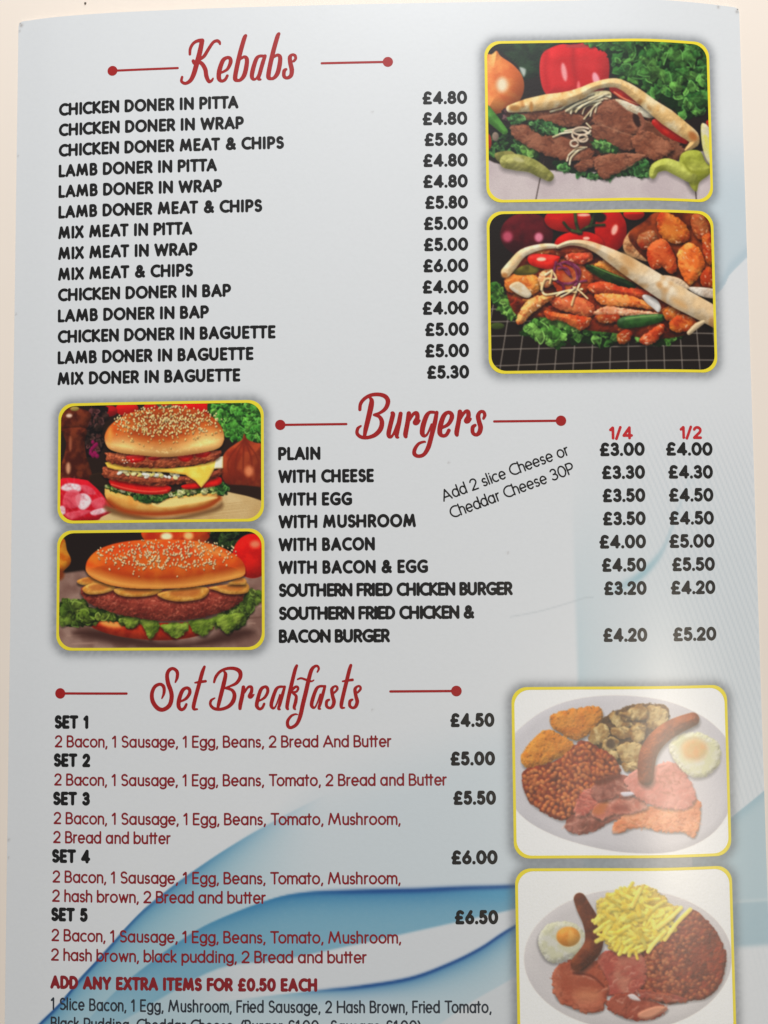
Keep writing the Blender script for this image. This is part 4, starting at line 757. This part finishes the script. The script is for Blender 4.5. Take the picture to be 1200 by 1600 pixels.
    for a0, b0, r0_, k0 in ((-107.4, 148.3, .5, .8), (-108.0, 146.6, .35, .6), (107.2, 148.2, .5, .7), (101.2, 148.9, .4, .7), (-1.5, 117, .3, .4), (36, -12, .3, .5), (-94.8, 12, .3, .35), (19.5, 14, .3, .5), (-3, -56, .3, .4), (-107.8, 60, .3, .5), (-107.9, -93, .4, .5), (-107.9, -98, .3, .5), (-107.9, 108, .35, .4)): lay((120, 108, 100), np.exp(-((U - a0) ** 2 + (W - b0) ** 2) / r0_ ** 2) * k0 * .6)   # dirt and worn nicks
    lay((205, 208, 210), (fbm(U, W, .9, 9, 2) - .5) * .10)
    return c


su = np.linspace(SHEET[0], SHEET[1], 482); sv = np.linspace(SHEET[2], SHEET[3], 678)
U, W = np.meshgrid(su, sv); ny, nx = U.shape
cr = rrect_sdf(U, W, (SHEET[0], SHEET[1], SHEET[3], SHEET[2]), 1.6)          # slightly rounded cut corners
out = np.maximum(cr, 0); U2 = np.where(out > 0, U - np.sign(U) * out * .75, U); W2 = np.where(out > 0, W - np.sign(W) * out * .75, W)
top = on_sheet(U2, W2).reshape(-1, 3); idx = np.arange(nx * ny).reshape(ny, nx)
Fq = np.stack([idx[:-1, :-1], idx[:-1, 1:], idx[1:, 1:], idx[1:, :-1]], -1).reshape(-1, 4)
sheet = mesh_obj('paper_sheet', top, Fq, M_paper, menu, col=sheet_print(U2, W2).reshape(-1, 3))
loop = np.concatenate([idx[0, :], idx[1:, -1], idx[-1, -2::-1], idx[-2:0:-1, 0]]); e0 = top[loop]; e1 = e0 - np.array((0, 0, THICK / 1000.)); n = len(loop)
Fe = np.stack([np.arange(n), np.arange(n) + n, (np.arange(n) + 1) % n + n, (np.arange(n) + 1) % n], -1)
mesh_obj('paper_edge', np.concatenate([e0, e1]), Fe, M_back, menu, smooth=False)
su2 = np.linspace(SHEET[0], SHEET[1], 61); sv2 = np.linspace(SHEET[2], SHEET[3], 9); Ub, Wb = np.meshgrid(su2, sv2); ib = np.arange(Ub.size).reshape(Ub.shape)
mesh_obj('paper_back', on_sheet(Ub * .9995, Wb * .9995, -THICK).reshape(-1, 3), np.stack([ib[:-1, :-1], ib[1:, :-1], ib[1:, 1:], ib[:-1, 1:]], -1).reshape(-1, 4), M_back, menu)


# ---------------------------------------------------------------- the six printed photographs and their yellow borders
def rrect_pts(r, rad, n=10):
    P = []
    for cx, cy, a in ((r[1] - rad, r[2] - rad, 0), (r[0] + rad, r[2] - rad, 90), (r[0] + rad, r[3] + rad, 180), (r[1] - rad, r[3] + rad, 270)):
        P += arc(cx, cy, rad, rad, a, a + 90, n)
    out = []
    for i in range(len(P)):                                    # long sides follow the arch of the paper
        a, b = np.array(P[i]), np.array(P[(i + 1) % len(P)]); m = max(1, int(np.hypot(*(b - a)) / 1.2)); out += [a + (b - a) * k / m for k in range(m)]
    return np.array(out)


def pieces(a, names):
    """split the printed things of a picture into their separate visible pieces; scraps go to the picture's ground"""
    ny, nx = a.shape; lab = -np.ones(a.shape, int); out = [names[0]]; A = a.tolist(); L = lab.tolist()
    for i in range(ny):
        for j in range(nx):
            v = A[i][j]
            if v < 0 or L[i][j] >= 0: continue
            if v == 0: L[i][j] = 0; continue
            k = len(out); st = [(i, j)]; L[i][j] = k; seen = [(i, j)]
            while st:
                y, x = st.pop()
                for y2, x2 in ((y + 1, x), (y - 1, x), (y, x + 1), (y, x - 1)):
                    if 0 <= y2 < ny and 0 <= x2 < nx and A[y2][x2] == v and L[y2][x2] < 0: L[y2][x2] = k; st.append((y2, x2)); seen.append((y2, x2))
            if len(seen) < 90:
                for y, x in seen: L[y][x] = 0
            else: out.append(names[v].split('#')[0])
    return np.array(L), out


for key, label, r in PHOTOS:
    c = globals()['pic_' + key](STEP)
    Xn = (c.X - c.xs[0]) / (c.xs[-1] - c.xs[0]); Yn = (c.Y - c.ys[0]) / (c.ys[-1] - c.ys[0])
    pu = r[0] + .3 + Xn * (r[1] - r[0] - .6); pv = r[2] - .3 + Yn * (r[3] - r[2] + .6)
    P3 = on_sheet(pu, pv, .02).reshape(-1, 3); ids = np.arange(pu.size).reshape(pu.shape)
    keep = rrect_sdf((pu[:-1, :-1] + pu[1:, 1:]) / 2, (pv[:-1, :-1] + pv[1:, 1:]) / 2, r, 4.4) < -.28
    cell = c.id[:-1, :-1]; quad = np.stack([ids[:-1, :-1], ids[1:, :-1], ids[1:, 1:], ids[:-1, 1:]], -1)
    part = np.where(keep, cell, -1); part, names = pieces(part, c.names); root = None
    for k, nm in enumerate(names):
        q = quad[part == k]
        if len(q) == 0: continue
        used, inv = np.unique(q.ravel(), return_inverse=True)
        o = mesh_obj('printed_photo' if k == 0 else nm, P3[used], inv.reshape(-1, 4), M_photo, menu if k == 0 else root, col=c.c.reshape(-1, 3)[used])
        if k == 0: root = tag(o, label)
        elif nm in ('baked_beans', 'shredded_cabbage', 'chopped_onion', 'wire_rack', 'curly_lettuce', 'lettuce', 'dark_foliage', 'pink_flowers', 'red_onion', 'red_cabbage'): tag(o, kind='stuff')
    po = rrect_pts(r, 4.4); cx, cy = (r[0] + r[1]) / 2, (r[2] + r[3]) / 2; wd_ = .8
    pi = np.stack([cx + (po[:, 0] - cx) * ((r[1] - r[0]) / 2 - wd_) / ((r[1] - r[0]) / 2), cy + (po[:, 1] - cy) * ((r[2] - r[3]) / 2 - wd_) / ((r[2] - r[3]) / 2)], -1); n = len(po)
    mesh_obj('photo_border', np.concatenate([on_sheet(po[:, 0], po[:, 1], .04), on_sheet(pi[:, 0], pi[:, 1], .04)]), np.stack([np.arange(n), (np.arange(n) + 1) % n, (np.arange(n) + 1) % n + n, np.arange(n) + n], -1), M_yellow, root)


# ---------------------------------------------------------------- lettering
def put_text(name, txt, u0, u1, v, cap, weight, mat, label, rot=0., gap=None):
    width = (u1 - u0); st, rr = layout(txt, cap, width, weight, (.034 if weight > .2 else .04) if gap is None else gap, .33 if weight > .2 else .28)
    V, F = field_mesh([(s, rr) for s in st], cap / 22, True)
    a = math.radians(rot); x = u0 + V[:, 0] * math.cos(a) - V[:, 1] * math.sin(a); y = v + V[:, 0] * math.sin(a) + V[:, 1] * math.cos(a)
    return tag(mesh_obj(name, on_sheet(x, y, .02), F, mat, menu, smooth=False), label)


KEB = [('CHICKEN DONER IN PITTA', -40.80, '£4.80', 13.10), ('CHICKEN DONER IN WRAP', -39.21, '£4.80', 13.06), ('CHICKEN DONER MEAT & CHIPS', -27.45, '£5.80', 13.55), ('LAMB DONER IN PITTA', -47.15, '£4.80', 13.08),
       ('LAMB DONER IN WRAP', -45.65, '£4.80', 13.03), ('LAMB DONER MEAT & CHIPS', -33.89, '£5.80', 13.52), ('MIX MEAT IN PITTA', -54.42, '£5.00', 13.08), ('MIX MEAT IN WRAP', -52.91, '£5.00', 13.00),
       ('MIX MEAT & CHIPS', -54.22, '£6.00', 12.75), ('CHICKEN DONER IN BAP', -43.03, '£4.00', 12.49), ('LAMB DONER IN BAP', -49.51, '£4.00', 12.42), ('CHICKEN DONER IN BAGUETTE', -30.08, '£5.00', 13.09),
       ('LAMB DONER IN BAGUETTE', -36.52, '£5.00', 13.02), ('MIX DONER IN BAGUETTE', -40.35, '£5.30', 13.50)]
for i, (t, u1, pr, pu) in enumerate(KEB):
    v = 118.95 - 6.215 * i; u0 = -94.9 + .03 * i
    put_text('menu_text', t, u0, u1, v, 3.9, .23, M_black, 'black capitals reading ' + t)
    put_text('price_text', pr, pu, 26.2 - .04 * i, v, 3.95, .235, M_black, f'black price {pr} in the {t.lower()} row')
BUR = [('PLAIN', -17.28, 15.13), ('WITH CHEESE', -1.97, 8.56), ('WITH EGG', -8.26, 1.99), ('WITH MUSHROOM', 9.90, -4.45), ('WITH BACON', -1.86, -10.99), ('WITH BACON & EGG', 13.22, -17.51), ('SOUTHERN FRIED CHICKEN BURGER', 37.17, -24.02), ('SOUTHERN FRIED CHICKEN &', 26.16, -30.59), ('BACON BURGER', 2.18, -37.06)]
for t, u1, v in BUR: put_text('menu_text', t, -29.5, u1, v, 3.9, .23, M_black, 'black capitals reading ' + t, gap=-.025 if v < -20 else .034)
PRI = [('£3.00', 62.55, 75.40, '£4.00', 81.50, 95.38), ('£3.30', 63.04, 75.34, '£4.30', 82.00, 95.30), ('£3.50', 63.09, 75.27, '£4.50', 82.02, 95.25), ('£3.50', 63.04, 75.21, '£4.50', 81.94, 95.20), ('£4.00', 61.91, 75.15, '£5.00', 81.77, 95.15),
       ('£4.50', 62.49, 75.08, '£5.50', 82.44, 95.10), ('£3.20', 62.95, 75.02, '£4.20', 81.90, 95.05), ('£4.20', 62.44, 74.90, '£5.20', 82.22, 94.96)]
for i, (a, a0, a1, c_, c0, c1) in enumerate(PRI):
    v = 15.3 - 6.59 * (i if i < 7 else 8); row = BUR[i if i < 7 else 8][0].lower()
    put_text('price_text', a, a0, a1, v, 3.95, .235, M_black, f'black price {a} in the {row} row, column 1/4'); put_text('price_text', c_, c0, c1, v, 3.95, .235, M_black, f'black price {c_} in the {row} row, column 1/2')
put_text('column_heading', '1/4', 65.35, 72.14, 20.05, 3.8, .215, M_bright, 'red column heading 1/4'); put_text('column_heading', '1/2', 85.68, 92.31, 20.1, 3.8, .215, M_bright, 'red column heading 1/2')
put_text('note_text', 'Add 2 slice Cheese or', 17.85, 17.85 + 38.6, 2.67, 3.5, .128, M_black, 'slanting thin black note reading Add 2 slice Cheese or', rot=19.9); put_text('note_text', 'Cheddar Cheese 30P', 20.2, 20.2 + 37.7, -2.2, 3.5, .128, M_black, 'slanting thin black note reading Cheddar Cheese 30P', rot=19.9)
SETS = [('SET 1', -94.4, -84.34, -61.2, '£4.50', 18.92, 31.42, -60.98), ('SET 2', -94.55, -83.70, -72.0, '£5.00', 18.82, 31.44, -71.7), ('SET 3', -94.65, -83.71, -82.8, '£5.50', 19.49, 31.54, -82.62), ('SET 4', -94.8, -83.5, -98.94, '£6.00', 18.74, 31.74, -99.06), ('SET 5', -94.86, -84.11, -115.2, '£6.50', 19.51, 31.66, -115.5)]
for t, u0, u1, v, pr, p0, p1, pv_ in SETS:
    put_text('set_title', t, u0, u1, v, 3.88, .25, M_black, 'bold black set title reading ' + t, gap=.02); put_text('price_text', pr, p0, p1, pv_, 3.95, .245, M_black, f'black price {pr} of {t.lower()}')
DES = [('2 Bacon, 1 Sausage, 1 Egg, Beans, 2 Bread And Butter', 2.27, -66.5), ('2 Bacon, 1 Sausage, 1 Egg, Beans, Tomato, 2 Bread and Butter', 17.76, -77.28), ('2 Bacon, 1 Sausage, 1 Egg, Beans, Tomato, Mushroom,', 4.67, -88.12), ('2 Bread and butter', -60.42, -93.45), ('2 Bacon, 1 Sausage, 1 Egg, Beans, Tomato, Mushroom,', 4.50, -104.48),
       ('2 hash brown, 2 Bread and butter', -33.43, -109.83), ('2 Bacon, 1 Sausage, 1 Egg, Beans, Tomato, Mushroom,', 4.51, -120.74), ('2 hash brown, black pudding, 2 Bread and butter', -5.20, -126.14)]
OWN = ['1', '2', '3', '3', '4', '4', '5', '5']
for i, (t, u1, v) in enumerate(DES): put_text('description_text', t, -94.25 - .07 * i, u1, v, 3.5, .15, M_dark_red, f'thin dark red line under set {OWN[i]} reading {t}')
put_text('extras_title', 'ADD ANY EXTRA ITEMS FOR £0.50 EACH', -94.86, -19.05, -133.85, 3.72, .245, M_dark_red, 'bold dark red line ADD ANY EXTRA ITEMS FOR £0.50 EACH', gap=.01)
put_text('extras_text', '1 Slice Bacon, 1 Egg, Mushroom, Fried Sausage, 2 Hash Brown, Fried Tomato,', -94.7, 29.42, -139.69, 3.5, .142, M_grey, 'thin dark grey line of extra items starting 1 Slice Bacon')
put_text('extras_text', 'Black Pudding, Cheddar Cheese, (Burger £1.00 , Sausage £1.00)', -94.65, 9.78, -145.0, 3.5, .142, M_grey, 'thin dark grey line of extra items starting Black Pudding')


# ---------------------------------------------------------------- brush-script headings and their rules
def script(label, strokes, o, ex, ey):
    S = []
    for st in strokes:
        p = np.array(st, float); q = spline(p[:, :2], False, 5); rad = np.interp(np.linspace(0, len(p) - 1, len(q)), np.arange(len(p)), p[:, 2]) * ex[0] * 1.09
        S.append((np.stack([o[0] + q[:, 0] * ex[0] + q[:, 1] * ey[0], o[1] + q[:, 0] * ex[1] + q[:, 1] * ey[1]], -1), rad))
    V, F = field_mesh(S, .12, True)
    return tag(mesh_obj('heading', on_sheet(V[:, 0], V[:, 1], .02), F, M_red, menu, smooth=False), label)


def sh(st, dx, dy): return [[(x + dx, y + dy, r) for x, y, r in s] for s in st]


b_ = [[(655, 57, 13), (641, 85, 18), (602, 220, 19), (568, 370, 19), (560, 438, 19), (578, 455, 13)], [(602, 268, 9), (640, 246, 13), (664, 266, 17), (660, 330, 19), (640, 408, 19), (606, 450, 14), (574, 454, 12)]]
kebabs = [[(156, 210, 11), (160, 160, 13), (186, 115, 13), (226, 92, 14), (262, 92, 19)], [(266, 92, 19), (246, 190, 21), (216, 300, 21), (190, 388, 20), (160, 444, 17), (115, 468, 13), (81, 448, 12), (86, 411, 11)], [(244, 260, 11), (285, 228, 15), (325, 165, 14), (365, 110, 13), (400, 97, 14), (420, 110, 13), (426, 128, 8)],
          [(186, 270, 14), (204, 292, 18), (240, 284, 15), (268, 302, 17), (294, 350, 18), (304, 410, 18), (326, 456, 15), (350, 450, 11), (363, 430, 7)],
          [(432, 384, 9), (490, 352, 13), (519, 292, 17), (514, 256, 15), (485, 250, 14), (450, 276, 18), (420, 360, 20), (415, 428, 19), (437, 456, 13), (470, 444, 13), (490, 410, 12)], *b_,
          [(812, 242, 12), (772, 244, 13), (745, 274, 17), (715, 370, 19), (709, 428, 17), (731, 448, 11), (758, 422, 8), (790, 330, 7)], [(826, 242, 14), (806, 300, 17), (780, 390, 17), (766, 440, 15), (786, 450, 8)], *sh(b_, 295, -10),
          [(1080, 293, 11), (1097, 270, 12), (1090, 243, 13), (1066, 236, 11), (1046, 258, 17), (1050, 310, 19), (1062, 370, 19), (1054, 420, 17), (1020, 441, 13), (993, 424, 15), (995, 378, 16), (1012, 364, 11)]]
r_ = [[(494, 214, 17), (485, 280, 17), (468, 370, 18), (470, 394, 13)], [(498, 268, 9), (530, 218, 12), (556, 214, 16), (560, 250, 17), (545, 284, 20), (560, 286, 15), (578, 270, 8)]]
burgers = [[(112, 178, 12), (118, 132, 13), (150, 92, 13), (200, 66, 13), (260, 62, 14), (310, 78, 16), (332, 117, 17), (314, 170, 15), (270, 205, 11), (225, 219, 9)], [(222, 221, 9), (265, 237, 13), (284, 277, 17), (274, 330, 18), (235, 374, 16), (180, 396, 13), (125, 394, 13), (91, 365, 13), (96, 326, 12), (120, 306, 7)], [(190, 86, 8), (204, 108, 16), (200, 150, 20), (180, 240, 19), (158, 330, 17), (148, 385, 12)],
           [(362, 208, 11), (370, 220, 17), (353, 290, 17), (336, 368, 17), (346, 394, 13), (370, 378, 9), (404, 290, 7)], [(430, 214, 15), (418, 280, 17), (401, 360, 17), (400, 393, 13), (412, 400, 7)], *r_,
           [(690, 207, 11), (656, 208, 12), (630, 238, 17), (605, 310, 19), (598, 368, 18), (615, 391, 11), (640, 372, 8), (670, 300, 7)], [(711, 210, 14), (696, 290, 17), (670, 390, 17), (645, 478, 17), (610, 534, 14), (565, 547, 13), (536, 528, 15), (541, 490, 14), (570, 450, 11), (610, 436, 9), (622, 438, 6)],
           [(746, 332, 9), (800, 302, 14), (828, 252, 17), (824, 220, 15), (796, 210, 13), (765, 238, 17), (740, 310, 19), (735, 368, 18), (756, 391, 13), (785, 384, 13), (805, 350, 14)], *sh(r_, 398, -8),
           [(1075, 260, 10), (1085, 235, 13), (1075, 209, 12), (1049, 209, 12), (1033, 242, 17), (1042, 290, 17), (1052, 330, 18), (1041, 370, 17), (1015, 387, 12), (991, 369, 14), (991, 328, 15), (1010, 312, 11)]]
setw = [[(365, 240, 8), (384, 190, 16), (384, 132, 17), (345, 98, 15), (302, 112, 17), (279, 165, 19), (290, 250, 21), (319, 330, 21), (327, 400, 21), (304, 480, 21), (240, 524, 19), (180, 508, 21), (131, 440, 21), (121, 360, 19), (150, 287, 17), (205, 260, 15), (244, 287, 17), (247, 350, 15), (225, 408, 7)],
        [(422, 440, 9), (480, 407, 15), (515, 352, 17), (509, 310, 16), (475, 300, 15), (436, 332, 19), (405, 420, 21), (400, 488, 20), (426, 524, 15), (460, 509, 15), (480, 470, 13)], [(668, 80, 13), (645, 140, 19), (610, 270, 19), (575, 400, 19), (555, 490, 19), (562, 519, 14), (595, 520, 8)], [(570, 245, 8), (620, 238, 13), (680, 230, 13)],
        [(768, 240, 11), (786, 185, 15), (830, 131, 14), (900, 100, 14), (980, 100, 17), (1034, 132, 21), (1039, 190, 19), (1000, 250, 16), (940, 280, 11), (880, 302, 9)], [(880, 303, 9), (950, 321, 15), (979, 371, 19), (964, 440, 21), (915, 494, 17), (840, 521, 15), (770, 514, 15), (731, 475, 14), (737, 430, 13), (775, 405, 7)], [(870, 130, 8), (887, 160, 18), (870, 250, 21), (840, 370, 20), (815, 470, 18), (808, 505, 13)],
        [(1072, 294, 18), (1060, 380, 20), (1040, 470, 20), (1036, 514, 16)], [(1082, 350, 10), (1120, 294, 12), (1154, 294, 15), (1155, 340, 17), (1136, 388, 20), (1155, 394, 14), (1180, 370, 7)]]
a_ = [[(336, 272, 11), (292, 274, 12), (260, 304, 16), (225, 400, 18), (215, 458, 17), (236, 484, 11), (262, 456, 8), (300, 350, 7)], [(348, 272, 12), (326, 350, 16), (300, 440, 16), (286, 487, 13), (302, 495, 7)]]
s_ = [[(836, 333, 10), (865, 300, 12), (860, 274, 11), (836, 272, 10), (811, 302, 16), (820, 370, 17), (832, 420, 18), (819, 465, 16), (790, 484, 12), (759, 464, 14), (761, 418, 15), (785, 402, 10)]]
fasts = [[(96, 410, 8), (150, 377, 13), (180, 322, 15), (174, 280, 15), (146, 273, 13), (111, 303, 17), (80, 400, 18), (72, 458, 18), (96, 489, 13), (125, 479, 13), (145, 440, 12)], *a_, [(468, 65, 13), (450, 110, 17), (415, 250, 18), (385, 380, 18), (370, 470, 17), (379, 492, 11)], [(412, 326, 9), (460, 322, 11), (480, 292, 12), (470, 272, 11), (446, 279, 13), (424, 305, 9)], [(428, 336, 10), (460, 365, 14), (455, 420, 17), (440, 475, 15), (451, 495, 8)],
         [(670, 128, 8), (685, 95, 11), (670, 70, 12), (641, 75, 13), (611, 112, 18), (585, 200, 19), (555, 330, 20), (525, 450, 20), (500, 560, 19), (465, 639, 16), (410, 674, 14), (379, 658, 16), (376, 610, 15), (410, 561, 12), (450, 543, 9), (472, 546, 6)], [(475, 200, 8), (510, 189, 10), (560, 205, 11), (610, 220, 9), (635, 208, 6)], *sh(a_, 397, -3), *s_, [(1000, 65, 14), (985, 110, 17), (955, 230, 18), (925, 350, 18), (905, 440, 18), (906, 479, 13), (935, 482, 7)], [(918, 222, 8), (960, 215, 11), (1015, 208, 13)], *sh(s_, 228, 0)]
script('large red script heading reading Kebabs', kebabs, (-60.445, 142.945), (.03329, -.00020), (.00008, -.03399))
script('large red script heading reading Burgers', burgers, (-9.942, 36.134), (.03684, .00005), (-.00027, -.03704))
k_ = .0289 / .02766        # second half of the last heading is drawn at its own scale
fx = [[((-37.904 + 69.265 + x * .0289) / .02766, (y * .02857 + .142) / .02719, r * k_) for x, y, r in s] for s in fasts]
script('large red script heading reading Set Breakfasts', setw + fx, (-69.265, -41.454), (.02766, .0), (.0, -.02719))
for u0, u1, v, dot in ((-78.5, -58.5, 131.75, 0), (-16.6, 3.15, 131.92, 1), (-28.85, -9.45, 25.4, 0), (32.3, 51.74, 25.66, 1), (-92.75, -72.9, -51.15, 0), (1.8, 20.8, -50.87, 1)):
    d = u1 if dot else u0
    V, F = field_mesh([(np.array([(u0 + .35, v), (u1 - .35, v)]), .34), (np.array([(d, v), (d + .01, v)]), 1.5)], .12, True)
    mesh_obj('heading_rule', on_sheet(V[:, 0], V[:, 1], .02), F, M_red, menu, smooth=False)


# ---------------------------------------------------------------- a fleck on the table
def fleck(name, label, u, v, rx, ry, h, seed):
    rn = random.Random(seed); V = [(0, 0, h)]; F = []; n = 9
    for k in range(2):
        for i in range(n):
            a = i * 6.283 / n; q = rn.uniform(.75, 1.1) * (1 - .45 * (1 - k)); V.append((rx * q * math.cos(a), ry * q * math.sin(a), h * (.8 if k == 0 else 0)))
    F += [(0, 1 + i, 1 + (i + 1) % n) for i in range(n)] + [(1 + i, 1 + n + i, 1 + n + (i + 1) % n, 1 + (i + 1) % n) for i in range(n)] + [tuple(1 + n + i for i in reversed(range(n)))]
    o = mesh_obj(name, np.array(V) / 1000., F, M_speck, smooth=False); o.location = (u / 1000., v / 1000., 0); tag(o, label, 'crumb')


fleck('crumb', 'tiny grey crumb on the cream tabletop above the menu', -88.2, 155.2, .42, .46, .3, 4)
